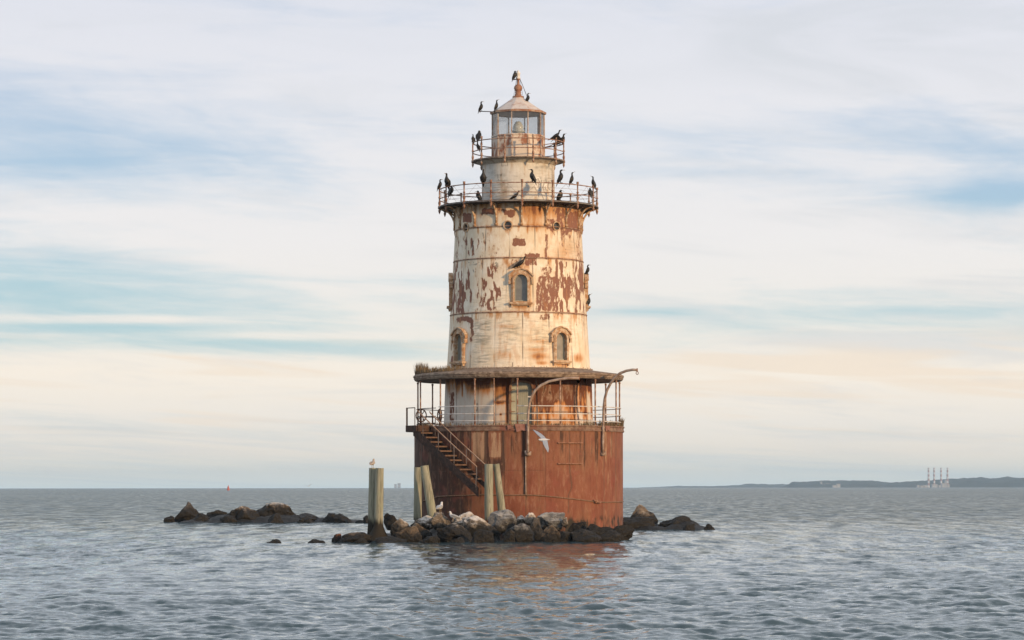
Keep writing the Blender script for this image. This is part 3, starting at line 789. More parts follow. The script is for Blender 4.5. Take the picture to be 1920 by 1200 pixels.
# landing rails
mb = MB()
c0, c1, c2 = Vector((-4.80, -2.50, 4.8)), Vector((-4.42, -3.18, 4.8)), Vector((-4.80, -1.52, 4.8))
for c in (c0, c1, c2): mb.tube([c, c + Vector((0, 0, .77))], .022, 6)
for z in (.77, .42, .12):
    if z > .7: mb.tube([c2 + Vector((0, 0, z)), c0 + Vector((0, 0, z)), c1 + Vector((0, 0, z))], .022, 6)
    mb.tube([cyl(R(a), RP, 4.8 + z) for a in range(-98, -51, 5)], .02, 6)
mb.build('landing_rail', M_RUSTDK, stair)
for (px, py, rx, rz, yy) in ((790, 779, .22, .27, -1.35), (824.5, 779, .09, .27, -2.9)):
    mb = MB(); c = at(px, py, D + yy)
    mb.tube([(c.x + rx * math.cos(w), c.y + .12 * math.sin(w), c.z + rz * math.sin(w)) for w in np.linspace(0, 6.283, 21)[:-1]], .028, 6, closed=True)
    mb.tube([(c.x - rx * .6, c.y, c.z - rz * .75), (c.x + rx * .6, c.y, c.z + rz * .75)], .022, 6)
    mb.tube([(c.x + rx * .6, c.y, c.z - rz * .75), (c.x - rx * .6, c.y, c.z + rz * .75)], .022, 6)
    mb.tube([(c.x, c.y, c.z - .42), (c.x, c.y, c.z + .30)], .028, 6)
    mb.build('railing_hoop', M_RUSTDK, stair)

# --- davits
def davit(pts, r, hook):
    mb = MB()
    mb.tube(pts, r, 10)
    p = pts[0]
    mb.box((p[0], p[1] + .06, p[2] - .03), (.20, .16, .14)); mb.box((p[0] - .10, p[1] + .08, p[2] + .02), (.07, .12, .20))
    mb.box((p[0] + .11, p[1] + .08, p[2]), (.06, .12, .16))
    zc = Z_DECK - .06
    k = min(range(len(pts)), key=lambda i: abs(pts[i][2] - zc)); pc = pts[k]
    mb.box((pc[0], pc[1] + .07, pc[2]), (.13, .16, .09))
    o = mb.build('davit', M_PIPE, light, True)
    mb = MB(); e = Vector(pts[-1])
    mb.tube([e + Vector((0, 0, .07)), e + Vector((0, 0, -.08))], .03, 6)
    if hook:
        mb.tube([e + Vector((.0 + .05 * math.sin(w), 0, -.13 + .06 * math.cos(w))) for w in np.linspace(0, 6.283, 13)[:-1]], .016, 6, closed=True)
    mb.build('hook', M_RUST, o)
def davit_path(pix, d0, d1):
    n = len(pix); out_ = []
    for i, (px, py) in enumerate(pix):
        s = max(0.0, (i - 4) / (n - 5))
        out_.append(tuple(at(px, py, d0 + (d1 - d0) * s)))
    return out_
davit(davit_path([(990, 850), (990, 828), (990, 805), (990, 800), (990, 785), (991, 770), (993, 757), (997, 743), (1004, 732), (1015, 722), (1030, 715), (1048, 711.5), (1066, 709.5), (1086, 709)], D - 4.70, D - 4.95), .056, False)
davit(davit_path([(1130.5, 850), (1130.5, 828), (1131, 808), (1131, 802), (1131.5, 785), (1132, 765), (1134, 748), (1138, 733), (1144.5, 720), (1153, 708), (1163, 700), (1175, 695.5), (1186, 693.5), (1195, 694)], D - 2.95, D - 4.0), .056, True)
mb = MB(); p = at(994, 744, D - 4.76); mb.box((p.x - .03, p.y, p.z), (.12, .14, .05)); mb.build('davit_clamp', M_RAIL, light)

# --- main tower shell
PROF = [(7.0, 3.135), (7.4, 3.12), (8.5, 3.05), (9.664, 2.985), (10.8, 2.90), (11.99, 2.835), (12.7, 2.795), (13.34, 2.765), (14.36, 2.745)]
def rad(z): return float(np.interp(z, [p[0] for p in PROF], [p[1] for p in PROF]))
Z_R1, Z_R2, Z_R3, Z_GAL = 9.664, 11.99, 13.34, 14.41
WIN_UP = [R(2.0 + 90 * k) for k in range(4)]; WIN_LO = [R(-55.5), R(35.5), R(125), R(-145)]
ZU0, ZUS, ZLO0, ZLOS = 10.10, 10.98, 7.62, 8.52          # glass foot and spring of the arches
WW = 0.285
def paint_tower(PX, PY, TH, Z, RR):
    f = front(TH); u = TH * RR
    bl = fbm(u * 1.4, Z * 1.1, 33, 5); st = fbm(u * 7.5, Z * 2.2, 34, 6); fine = fbm(u * 7, Z * 3.5, 35, 4); big = fbm(u * .55, Z * .5, 36, 3)
    jx = PX + 5 * (fbm(u * 4, Z * 4, 37, 3) - .5); jy = PY + 6 * (fbm(u * 4, Z * 4, 38, 3) - .5)
    peel = -0.10 + 0.12 * sst(bl, .5, .8)
    for (x0, x1, y0, y1, a) in [(868, 886, 399, 418, 1), (904, 927, 391, 403, 1), (945, 968, 393, 404, 1), (951, 964, 400, 408, 1), (934, 948, 391, 398, .55),
                                (961, 986, 447, 461, 1), (966, 976, 441, 449, .6), (984, 1014, 475, 484, 1), (985, 1009, 484, 498, .9), (958, 984, 484, 499, .62),
                                (1026, 1056, 409, 431, .72), (1063, 1084, 398, 434, .95), (1045, 1060, 390, 410, .6), (1021.5, 1028, 437, 486, .85),
                                (1006, 1040, 519, 584, .80), (1011, 1034, 500, 520, .6), (1012, 1034, 588, 601, .62), (876, 884, 596, 603, .9), (866, 878, 594, 600, .9),
                                (845, 851, 668, 690, .8), (1049, 1062, 678, 686, .6)]:
        peel += f * a * 0.9 * rect(jx, jy, x0, x1, y0, y1, 2.2)
    def field(x0, x1, y0, y1, s, amp, th0):
        return .88 * amp * rect(PX, PY, x0, x1, y0, y1, s) * sst(st * .62 + bl * .30 + fine * .18, th0, th0 + .16)
    peel += f * (field(850, 894, 530, 588, 12, .72, .44) + field(846, 894, 500, 588, 12, .5, .50) + field(906, 930, 498, 582, 6, .74, .42) + field(926, 948, 538, 578, 6, .6, .47)
                 + field(866, 908, 446, 482, 8, .66, .46) + field(846, 942, 436, 586, 14, .48, .47)
                 + field(1028, 1104, 384, 440, 8, .58, .45) + field(1040, 1104, 436, 588, 8, .55, .49) + field(1080, 1104, 495, 588, 6, .66, .44) + field(1044, 1070, 490, 588, 6, .60, .46)
                 + field(984, 1046, 480, 590, 12, .40, .54) + field(985, 1102, 588, 612, 8, .40, .54) + field(925, 1000, 386, 402, 8, .4, .5) + field(846, 860, 436, 690, 6, .4, .52))
    for (x, y, rx, ry, a) in ((859, 602, 6, 6, .7), (866, 597, 8, 5, .9), (876, 599, 8, 5, .9), (884, 606, 5, 8, .9), (886, 621, 3.5, 11, .9), (883, 637, 5, 7, .9), (884, 665, 2.5, 9, .6), (848, 640, 3, 22, .5)):
        peel += f * a * blob(jx, jy, x, y, rx, ry)
    peel += (1 - f) * 0.55 * sst(bl * .5 + st * .5, .5, .66)
    for py_, a in ((426, .4), (484, .4), (588, .45)):
        pass
    stain = 0.04 + 0.16 * sst(st, .5, .75)
    for zr in (Z_R1, Z_R2, Z_R3):
        stain += 0.28 * np.exp(-((Z - zr) / .06) ** 2) * (.2 + bl) + .22 * sst(Z, zr - .55, zr - .05) * (Z < zr) * sst(st, .45, .7)
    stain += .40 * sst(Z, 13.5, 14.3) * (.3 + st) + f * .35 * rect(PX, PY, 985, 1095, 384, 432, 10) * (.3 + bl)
    stain += f * (.60 * blob(PX, PY, 1010, 668, 15, 8) + .5 * blob(PX, PY, 1016, 681, 10, 4) + .35 * blob(PX, PY, 1006, 655, 20, 4) + .4 * blob(PX, PY, 1086, 672, 9, 10) + .3 * blob(PX, PY, 1012, 640, 18, 5)
                  + .3 * blob(PX, PY, 945, 665, 16, 10) + .28 * blob(PX, PY, 948, 612, 22, 5) + .35 * blob(PX, PY, 968, 498, 22, 9) + .25 * blob(PX, PY, 1060, 470, 25, 25))
    for tw in WIN_UP:
        stain += .5 * np.exp(-(((TH - tw) * RR) / .45) ** 2) * np.exp(-((Z - 9.95) / .22) ** 2)
        for s in (-.36, .36):
            stain += .4 * np.exp(-(((TH - tw) * RR - s) / .07) ** 2) * sst(Z, 9.9, 10.2) * (1 - sst(Z, 11.1, 11.3))
    for tw in WIN_LO:
        stain += .45 * np.exp(-(((TH - tw) * RR) / .4) ** 2) * np.exp(-((Z - 7.48) / .2) ** 2)
    grime = f * (.75 * rect(PX, PY, 888, 920, 598, 682, 6) + .45 * rect(PX, PY, 934, 974, 600, 645, 6) + .35 * rect(PX, PY, 1000, 1030, 598, 660, 8) + .4 * rect(PX, PY, 925, 960, 640, 685, 8)) * (.25 + bl)
    grime += f * .5 * blob(PX, PY, 935, 565, 8, 6) + .22 * sst(big, .45, .7)
    seam = np.zeros_like(PX)
    for k in range(16):
        for (za, zb, off) in ((7.2, Z_R1, 3), (Z_R1, Z_R2, 12), (Z_R2, Z_R3, -8), (Z_R3, Z_GAL, 3)):
            tt = R(off + 22.5 * k)
            dth = np.abs((TH - tt + math.pi) % (2 * math.pi) - math.pi) * RR
            seam = np.maximum(seam, (1 - sst(dth, .012, .035)) * ((Z > za) & (Z < zb)) * (.25 + .6 * sst(vnoise(u * 0 + k * 3.1, Z * 1.5, 6), .35, .7)))
    for zr in (Z_R1, Z_R2, Z_R3):
        seam = np.maximum(seam, .75 * (1 - sst(np.abs(Z - zr + .04), .01, .035)))
    seam = np.maximum(seam, f * .9 * stroke(PX, PY, [(961, 680), (961, 688)], .8))
    pen = f * 0.8 * sst(fbm(PX * .55, PY * .5, 44, 2), .60, .68) * (rect(PX, PY, 877, 905, 491, 497, 2) + rect(PX, PY, 904, 930, 475, 480, 1) * .4)
    for s in ([(929, 494), (931, 492), (932, 499), (929.5, 498)], [(934, 493), (934, 500), (932, 501)], [(906, 437), (907, 443)], [(888, 452), (886, 463), (887, 470)], [(905, 404), (904, 399)], [(888, 506), (889, 510)]):
        pen = np.maximum(pen, f * .8 * stroke(PX, PY, s, .9))
    return peel, stain, grime, seam, pen, np.zeros_like(PX)
def tower_holes(PX, PY, TH, Z):
    hm = np.zeros_like(PX, bool)
    for ws, z0, zs in ((WIN_UP, ZU0, ZUS), (WIN_LO, ZLO0, ZLOS)):
        for tw in ws:
            a = np.abs((TH - tw + math.pi) % (2 * math.pi) - math.pi) * 2.95
            hm |= (a < WW + .04) & (Z > z0 - .02) & (Z < zs + .04 + np.sqrt(np.clip((WW) ** 2 - a ** 2, 0, 1)))
    for k in range(8):
        tw = R(-9.3 + 45 * k)
        a = ((TH - tw + math.pi) % (2 * math.pi) - math.pi) * 2.77
        hm |= a ** 2 + (Z - 13.37) ** 2 < .185 ** 2
    return hm
tower = wall('tower_wall', PROF, M_TOWER, light, paint_tower, nth=760, dz=0.028, holes=tower_holes)
for zr in (Z_R1, Z_R2, Z_R3):
    r = rad(zr)
    mb = MB(); mb.lathe([(r - .01, zr - .02), (r + .014, zr - .018), (r + .02, zr), (r + .014, zr + .018), (r - .01, zr + .02)], 128)
    mb.build('band', M_POST, light, True)

def window(th, z0, zs, mat_glass, keyst):
    lean = 0.055
    Mx = frame(th, rad((z0 + zs) / 2), 0, 0.0)
    rise = WW
    e = 2.4
    mb = MB()
    mb.band(arch(WW + .115, z0 - .03, zs, rise + .11, 14), arch(WW, z0, zs, rise, 14), -.14, .075, Mx)
    mb.band(arch(WW + .07, z0 - .03, zs, rise + .065, 14), arch(WW - .012, z0, zs, rise - .012, 14), -.12, .11, Mx)
    w = mb.build('window', M_TRIM, light, 'auto')
    mb = MB(); mb.prism(arch(WW + .01, z0 - .01, zs, rise + .01, 14), -.145, -.125, Mx)
    mb.build('pane', mat_glass, w)
    mb = MB(); mb.band(arch(WW - .005, z0 + .0, zs, rise - .005, 14), arch(WW - .05, z0 + .06, zs, rise - .05, 14), -.118, -.08, Mx)
    mb.build('sash', M_DOOR, w)
    mb = MB()
    mb.box((0, .06, z0 - .075), (.98, .30, .075), Mx); mb.box((0, .03, z0 - .14), (.84, .22, .06), Mx)
    for s in (-.38, .38): mb.box((s, .03, z0 - .19), (.07, .18, .09), Mx)
    mb.build('sill', M_TRIM, w)
    # hood: arched drip mould with a blunt peak and two shoulders
    zt = zs + rise
    outer = [(-.52, zs + .06), (-.52, zs + .18), (-.27, zt + .13), (0, zt + .22), (.27, zt + .13), (.52, zs + .18), (.52, zs + .06)]
    inner = [(-.44, zs + .04), (-.42, zs + .12), (-.24, zt + .05), (0, zt + .11), (.24, zt + .05), (.42, zs + .12), (.44, zs + .04)]
    mb = MB()
    for k in range(len(outer) - 1):
        mb.prism([outer[k], outer[k + 1], inner[k + 1], inner[k]], -.06, .07, Mx)
    o2 = [(x * 1.07, z + .05) for x, z in outer[1:-1]]
    for k in range(len(o2) - 1):
        a0, a1 = outer[1 + k], outer[2 + k]
        mb.prism([o2[k], o2[k + 1], a1, a0], -.05, .13, Mx)
    for s in (-.49, .49): mb.box((s, .03, zs - .05), (.09, .15, .18), Mx)
    mb.build('hood', M_TRIM, w)
for i, tw in enumerate(WIN_UP): window(tw, ZU0, ZUS, M_PANE, True)
for i, tw in enumerate(WIN_LO): window(tw, ZLO0, ZLOS, M_CURTAIN if i < 2 else M_PANE, False)
for k in range(8):
    Mx = frame(R(-9.3 + 45 * k), 2.765, 13.37)
    ring = lambda r: [(r * math.cos(w), r * math.sin(w)) for w in np.linspace(0, 2 * math.pi, 21)[:-1]]
    mb = MB(); mb.band(ring(.205), ring(.16), -.10, .05, Mx)
    p = mb.build('porthole', M_TRIM, light, 'auto')
    mb = MB(); mb.prism(ring(.17), -.09, -.07, Mx); mb.build('pane', M_PORT, p)

# --- main gallery
RG = 3.44
mb = MB(); mb.lathe([(2.70, Z_GAL - .09), (RG - .12, Z_GAL - .09), (RG - .02, Z_GAL - .10), (RG + .03, Z_GAL - .08), (RG + .04, Z_GAL - .02), (RG + .02, Z_GAL), (1.5, Z_GAL + .01)], 128)
gallery = mb.build('gallery', M_DECKUNDER, light, 'auto')
mb = MB(); mb.lathe([(RG + .035, Z_GAL - .075), (RG + .055, Z_GAL - .07), (RG + .055, Z_GAL - .03), (RG + .035, Z_GAL - .025)], 128)
mb.build('gallery_rim', mottled('grey_rim_paint', (.24, .23, .22), (.13, .10, .085), 5.0, .7, .004), gallery, True)
def baluster(M, h, s=1.0):
    mb = MB()
    mb.lathe([(0.0, -.34 * s), (.02, -.30 * s), (.05 * s, -.22 * s), (.06 * s, -.17 * s), (.03, -.12 * s), (.07 * s, -.10 * s), (.07 * s, .0), (.06 * s, .02), (.035, .05), (.055 * s, .12), (.06 * s, .17), (.032, .24),
              (.030, h * .42), (.055 * s, h * .44), (.055 * s, h * .47), (.03, h * .5), (.03, h * .88), (.058 * s, h * .9), (.058 * s, h * .94), (.035, h * .95), (.065 * s, h * .985), (.06 * s, h), (0.0, h + .01)], 10, M)
    return mb
bp = baluster(Matrix.Translation(cyl(0, RG, Z_GAL)), .85).mesh('gallery_post', M_POST, True)
mb = MB()
nb = 14; prof = []
pts_o = []
for k in range(nb + 1):
    s = k / nb; a = s * math.pi / 2
    r = 2.76 + (RG - 0.04 - 2.76) * (1 - math.cos(a)) ; z = 13.42 + (Z_GAL - .10 - 13.42) * math.sin(a)
    pts_o.append(cyl(0, r, z))
mb.tube(pts_o, .042, 6)
mb.tube([p + Vector((0, -.0, .0)) + Vector((0, .10 * (1 - k / nb) * 0 + .16 * math.sin(math.pi * k / nb), .12 * math.sin(math.pi * k / nb))) for k, p in enumerate(pts_o)], .03, 6)
mb.tube([cyl(0, 2.785, 13.40), cyl(0, 2.785, Z_GAL - .1)], .05, 6)
mb.box((0, -2.80, 13.42), (.14, .08, .10))
bk = mb.mesh('bracket', M_TRIM, True)
for k in range(16):
    a = R(2.5 + 22.5 * k)
    link('gallery_post', bp, gallery, rz=a); link('bracket', bk, gallery, rz=a)
Z_TR, Z_MR = 15.13, 14.72
for z, r in ((Z_TR, .024), (Z_MR, .022)):
    mb = MB(); mb.tube([cyl(2 * math.pi * k / 96, RG, z) for k in range(96)], r, 6, closed=True); mb.build('gallery_rail', M_POST, gallery, True)
mb = MB()
for k in range(16):
    a0 = 2.5 + 22.5 * k
    mb.tube([cyl(R(a0), RG, 14.50), cyl(R(a0 + 11.2), RG, Z_TR - .02), cyl(R(a0 + 22.5), RG, 14.50)], .006, 4)
    for z in (14.93, 14.57): mb.tube(arc(a0, a0 + 22.5, RG, z, 4), .006, 4)
mb.build('rail_wires', M_PIPE, gallery)

# --- watch room
def paint_watch(PX, PY, TH, Z, RR):
    f = front(TH); u = TH * RR
    bl = fbm(u * 1.8, Z * 1.8, 53, 5); st = fbm(u * 4, Z * .6, 54, 5); fine = fbm(u * 8, Z * 5, 55, 4)
    peel = 0.0 + .25 * sst(fine, .6, .8)
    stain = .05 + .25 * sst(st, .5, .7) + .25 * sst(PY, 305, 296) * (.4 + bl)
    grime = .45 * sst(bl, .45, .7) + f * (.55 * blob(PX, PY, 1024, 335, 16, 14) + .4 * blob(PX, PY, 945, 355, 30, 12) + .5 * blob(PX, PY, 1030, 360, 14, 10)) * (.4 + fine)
    pen = f * (.6 * blob(PX, PY, 1008, 306, 3.2, 1.8) + .5 * blob(PX, PY, 1007, 314, 4, 2.6) + .5 * blob(PX, PY, 1017, 313, 4, 2.8) + .5 * blob(PX, PY, 1027, 314, 3.4, 2.6) + .45 * blob(PX, PY, 1014, 334, 3.4, 3) + .4 * blob(PX, PY, 1024, 336, 3, 5))
    for s in ([(1006, 338), (1010, 334), (1012, 340), (1010, 350), (1014, 356)], [(1016, 338), (1015, 346), (1019, 352), (1021, 342)], [(1024, 336), (1026, 346), (1023, 354), (1027, 358)], [(1030, 340), (1028, 350), (1031, 356)],
              [(1012, 356), (1017, 366), (1020, 374)], [(1018, 352), (1023, 364)], [(934, 327), (934, 334)], [(939, 327), (940, 330), (942, 326)], [(935, 336), (935, 338)], [(1004, 352), (1008, 360)]):
        pen = np.maximum(pen, f * .7 * stroke(PX, PY, s, .8))
    ch = np.zeros_like(PX)
    for s in ([(1004, 341), (1005, 335), (1011, 333), (1013, 338)], [(1004, 343), (1006, 352), (1011, 356)], [(1022, 348), (1026, 344), (1025, 352)], [(1027, 366), (1030, 372)]):
        ch = np.maximum(ch, f * stroke(PX, PY, s, .9))
    seam = f * .55 * np.maximum.reduce([stroke(PX, PY, [(940.5, 303), (952, 303), (952, 311.5), (940.5, 311.5), (940.5, 303)], .7), (1 - sst(np.abs(PX - 1036), .5, 1.1)), (1 - sst(np.abs(PX - 906), .4, 1.0))])
    return peel, stain, grime, seam, pen, ch
wall('watch_room', [(14.36, 1.60), (16.36, 1.575)], M_WATCH, light, paint_watch, nth=420, dz=0.03)

# --- lantern gallery
RGL, ZL = 1.985, 16.42
mb = MB(); mb.lathe([(1.50, ZL - .07), (RGL, ZL - .07), (RGL + .03, ZL - .06), (RGL + .03, ZL - .01), (RGL, ZL), (.9, ZL + .01)], 96)
lgal = mb.build('lantern_gallery', mottled('lantern_deck_iron', (.30, .25, .20), (.13, .09, .07), 5.0, .75, .01), light, 'auto')
mb = MB(); mb.lathe([(1.555, ZL - .26), (1.62, ZL - .21), (1.70, ZL - .14), (1.86, ZL - .074)], 96); mb.build('cove', mottled('cream_cove_paint', (.60, .55, .46), (.36, .27, .19), 4.0, .75, .01), lgal, True)
bp2 = baluster(Matrix.Translation(cyl(0, RGL, ZL)), .93, .9).mesh('lantern_gallery_post', M_POST, True)
for k in range(10): link('lantern_gallery_post', bp2, lgal, rz=R(18.7 + 36 * k))
ZLT, ZLM = 17.19, 16.78
for z, r in ((ZLT, .024), (ZLM, .022)):
    mb = MB(); mb.tube([cyl(2 * math.pi * k / 72, RGL, z) for k in range(72)], r, 6, closed=True); mb.build('lantern_gallery_rail', M_POST, lgal, True)
mb = MB(); mb.tube([cyl(R(75), 1.1, 16.95), cyl(R(70), 1.5, 17.02), cyl(R(62), RGL, ZLT)], .02, 6); mb.tube([cyl(R(86), 1.12, 17.12), cyl(R(80), RGL, ZLT)], .018, 6); mb.build('lantern_gallery_brace', M_POST, lgal)

# --- lantern room (ten sided)
RLT = 1.145; ZS, ZE = 17.47, 18.46
va = [R(-14.6 + 36 * k) for k in range(10)]
mb = MB()
vs = [cyl(a, RLT, ZL) for a in va] + [cyl(a, RLT, ZS) for a in va]
mb.add(vs, [(i, (i + 1) % 10, 10 + (i + 1) % 10, 10 + i) for i in range(10)])
vs = [cyl(a, RLT + .035, ZS - .035) for a in va] + [cyl(a, RLT + .035, ZS + .02) for a in va] + [cyl(a, RLT - .06, ZS + .02) for a in va] + [cyl(a, RLT - .06, ZS - .035) for a in va]
fs = []
for g in range(4):
    for i in range(10):
        fs.append((g * 10 + i, g * 10 + (i + 1) % 10, ((g + 1) % 4) * 10 + (i + 1) % 10, ((g + 1) % 4) * 10 + i))
mb.add(vs, fs)
lroom = mb.build('lantern_room', M_LWALL, light)
for a in va:
    mb = MB(); Mx = frame(a, RLT, 0); mb.box((0, -.01, (ZS + ZE) / 2), (.038, .06, ZE - ZS), Mx); mb.box((0, .012, (ZL + ZS) / 2 - .02), (.05, .03, ZS - ZL - .06), Mx)
    mb.build('mullion', M_MULL, lroom)
for i in range(10):
    a = (va[i] + R(18)); apo = RLT * math.cos(R(18)); Mx = frame(a, apo, 0); hw = RLT * math.sin(R(18)) - .03
    mb = MB(); mb.add([(-hw, -.012, ZS + .02), (hw, -.012, ZS + .02), (hw, -.012, ZE), (-hw, -.012, ZE)], [(0, 1, 2, 3)], Mx)
    mb.build('lantern_pane', M_GLASS, lroom)
mb = MB()
mb.lathe([(0, ZL + .5), (.16, ZL + .5), (.14, ZL + .95), (.24, 17.46), (.24, 17.52), (.12, 17.55), (.12, 17.62), (.27, 17.66), (.30, 17.72), (.22, 17.76), (.24, 17.86), (.21, 17.98), (.15, 18.05), (.15, 18.09), (.06, 18.14), (0, 18.15)], 24)
mb.build('lens', M_LENS, lroom, True)
mb = MB()
er = 1.205
rings = [(er - .12, ZE - .02), (er, ZE), (er + .02, ZE + .05), (er - .01, ZE + .09), (er - .08, ZE + .12), (.80, 18.78), (.50, 18.98), (.30, 19.12), (.22, 19.19)]
vs = []; fs = []
for r, z in rings: vs += [cyl(a, r, z) for a in va]
for g in range(len(rings) - 1):
    for i in range(10): fs.append((g * 10 + i, g * 10 + (i + 1) % 10, (g + 1) * 10 + (i + 1) % 10, (g + 1) * 10 + i))
fs.append(tuple(range(9, -1, -1)))
mb.add(vs, fs)
lroof = mb.build('lantern_roof', M_LROOF, light)
mb = MB()
vs = [cyl(a, er + .022, ZE - .01) for a in va] + [cyl(a, er + .032, ZE + .075) for a in va] + [cyl(a, er - .02, ZE + .09) for a in va]
mb.add(vs, [(g * 10 + i, g * 10 + (i + 1) % 10, (g + 1) * 10 + (i + 1) % 10, (g + 1) * 10 + i) for g in range(2) for i in range(10)])
mb.build('eave_gutter', mottled('eave_rust', (.28, .12, .07), (.42, .32, .24), 5.0, .7, .01), lroof)
mb = MB()
mb.lathe([(.22, 19.16), (.25, 19.18), (.25, 19.23), (.15, 19.25), (.15, 19.32), (.11, 19.34), (.14, 19.40), (.11, 19.43), (.15, 19.50), (.185, 19.58), (.175, 19.66), (.12, 19.73), (.055, 19.76), (.05, 19.95), (.10, 19.97), (.10, 20.0), (0, 20.0)], 20)
fin = mb.build('finial', mottled('finial_rust', (.24, .10, .06), (.34, .19, .12), 6.0, .7, .01), lroof, True)
mb = MB(); mb.lathe([(.0, 20.0), (.10, 20.0), (.10, 20.06), (.075, 20.08), (.085, 20.12), (.085, 20.20), (.10, 20.22), (.10, 20.27), (.05, 20.31), (.045, 20.36), (0, 20.38)], 14); mb.build('beacon', M_BEACON, fin, True)
mb = MB()
mb.tube([(-.02, -.05, 19.98), (-.24, -.12, 19.94)], .02, 6); mb.tube([(.08, 0, 19.98), (.20, -.05, 19.7), (.42, -.1, 19.12)], .012, 5)
for a in (-40, 60, 150, 240): mb.tube([cyl(R(a), .09, 19.97), cyl(R(a), .24, 19.22)], .006, 4)
mb.build('finial_stay', M_RUSTDK, fin)
mb = MB(); p0 = at(925, 209.5, D - .1); p1 = at(900, 208.5, D - .1); mb.tube([p0, p1], .02, 6); mb.box((p1.x + .02, p1.y, p1.z - .02), (.05, .05, .06)); mb.build('eave_rod', M_RUSTDK, lroof)

# ------------------------------------------------------------------ dry weeds
def weeds(specs, name, label):
    mb = MB(); rg = random.Random(5)
    for (th0, th1, r0, r1, z, n, h) in specs:
        for _ in range(n):
            th = R(rg.uniform(th0, th1)); r = rg.uniform(r0, r1); p = cyl(th, r, z)
            hh = h * rg.uniform(.3, 1.0); a = rg.uniform(0, 6.28); ln = rg.uniform(.0, .45) * hh
            w = rg.uniform(.005, .012)
            t = Vector((math.cos(a), math.sin(a), 0)); sd = Vector((-t.y, t.x, 0)) * w
            m = p + t * ln * .4 + Vector((0, 0, hh * .6)); e = p + t * ln + Vector((0, 0, hh))
            mb.add([p - sd, p + sd, m + sd * .8, m - sd * .8, e], [(0, 1, 2, 3), (3, 2, 4)])
    o = mb.build(name, M_STRAW); tag(o, label, 'dry weeds', kind='stuff')
weeds([(-104, -76, 4.0, 4.52, 7.06, 520, .62), (-95, -58, 3.9, 4.5, 7.06, 420, .36), (-80, -45, 3.3, 4.2, 7.1, 520, .36), (-130, -95, 3.5, 4.5, 7.06, 600, .42), (-45, 60, 3.16, 3.5, 7.2, 500, .07)],
      'roof_weeds', 'dry brown weeds growing on the left rim of the canopy roof')
weeds([(-45, 180, 4.2, 4.5, Z_DECK - .01, 900, .17), (40, 110, 4.15, 4.5, Z_DECK, 700, .30), (88, 98, 4.45, 4.58, Z_DECK, 120, .5), (-110, -45, 4.0, 4.4, Z_DECK, 350, .25), (-40, 40, 3.35, 3.7, Z_DECK, 250, .16)],
      'deck_weeds', 'dry straw weeds along the deck edge below the white rails')

# ------------------------------------------------------------------ rocks
def rock(px0, px1, yt, yb, d, kind, label, name='boulder', peak=0.0, depth=0.75, seed=0, cuts=22, flat=0.0, mat=None, skew=0.0):
    rg = random.Random(seed * 91 + int(px0) * 7 + int(yt))
    import bmesh
    bm = bmesh.new(); bmesh.ops.create_icosphere(bm, subdivisions=5, radius=1.0)
    planes = []
    for _ in range(cuts):
        v = Vector((rg.gauss(0, 1), rg.gauss(0, 1), rg.gauss(0, .9))).normalized()
        planes.append((v, rg.uniform(.58, .90)))
    off = Vector((rg.uniform(0, 50), rg.uniform(0, 50), rg.uniform(0, 50)))
    for v in bm.verts:
        n = v.co.normalized(); r = 1.0
        for pn, po in planes:
            dt = n.dot(pn)
            if dt > 0.05: r = min(r, po / dt)
        nz = mnoise.fractal(n * 1.6 + off, 1.0, 2.0, 5) * .13 + mnoise.ridged_multi_fractal(n * 2.6 + off, 1.0, 2.1, 5, 1.0, 2.0) * .045 - .05
        c = n * (r + nz)
        if peak and c.z > 0: 
            k = 1 - peak * min(1, c.z); c.x *= k; c.y *= k
        c.x += skew * c.z
        v.co = c
    xs = [v.co.x for v in bm.verts]; zs = [v.co.z for v in bm.verts]
    x0, x1, z0, z1 = min(xs), max(xs), min(zs), max(zs)
    P0 = at(px0, yb, d); P1 = at(px1, yt, d)
    zb = min(P0.z, 0.0) - .35 if P0.z < 0.25 else P0.z - 0.10
    w = P1.x - P0.x; hgt = P1.z - zb
    cx, cy = (P0.x + P1.x) / 2, P0.y
    for v in bm.verts:
        v.co = Vector(((v.co.x - x0) / (x1 - x0) * w - w / 2, v.co.y * w * .5 * depth, (v.co.z - z0) / (z1 - z0) * hgt))
    me = bpy.data.meshes.new(name); bm.to_mesh(me); bm.free()
    me.polygons.foreach_set('use_smooth', [True] * len(me.polygons))
    me.set_sharp_from_angle(angle=R(34))
    me.materials.append(mat or RM[kind])
    o = link(name, me, loc=(cx, cy, zb))
    tag(o, label, 'rock', group)
    return o
group = 'riprap rocks at the foot of the lighthouse'
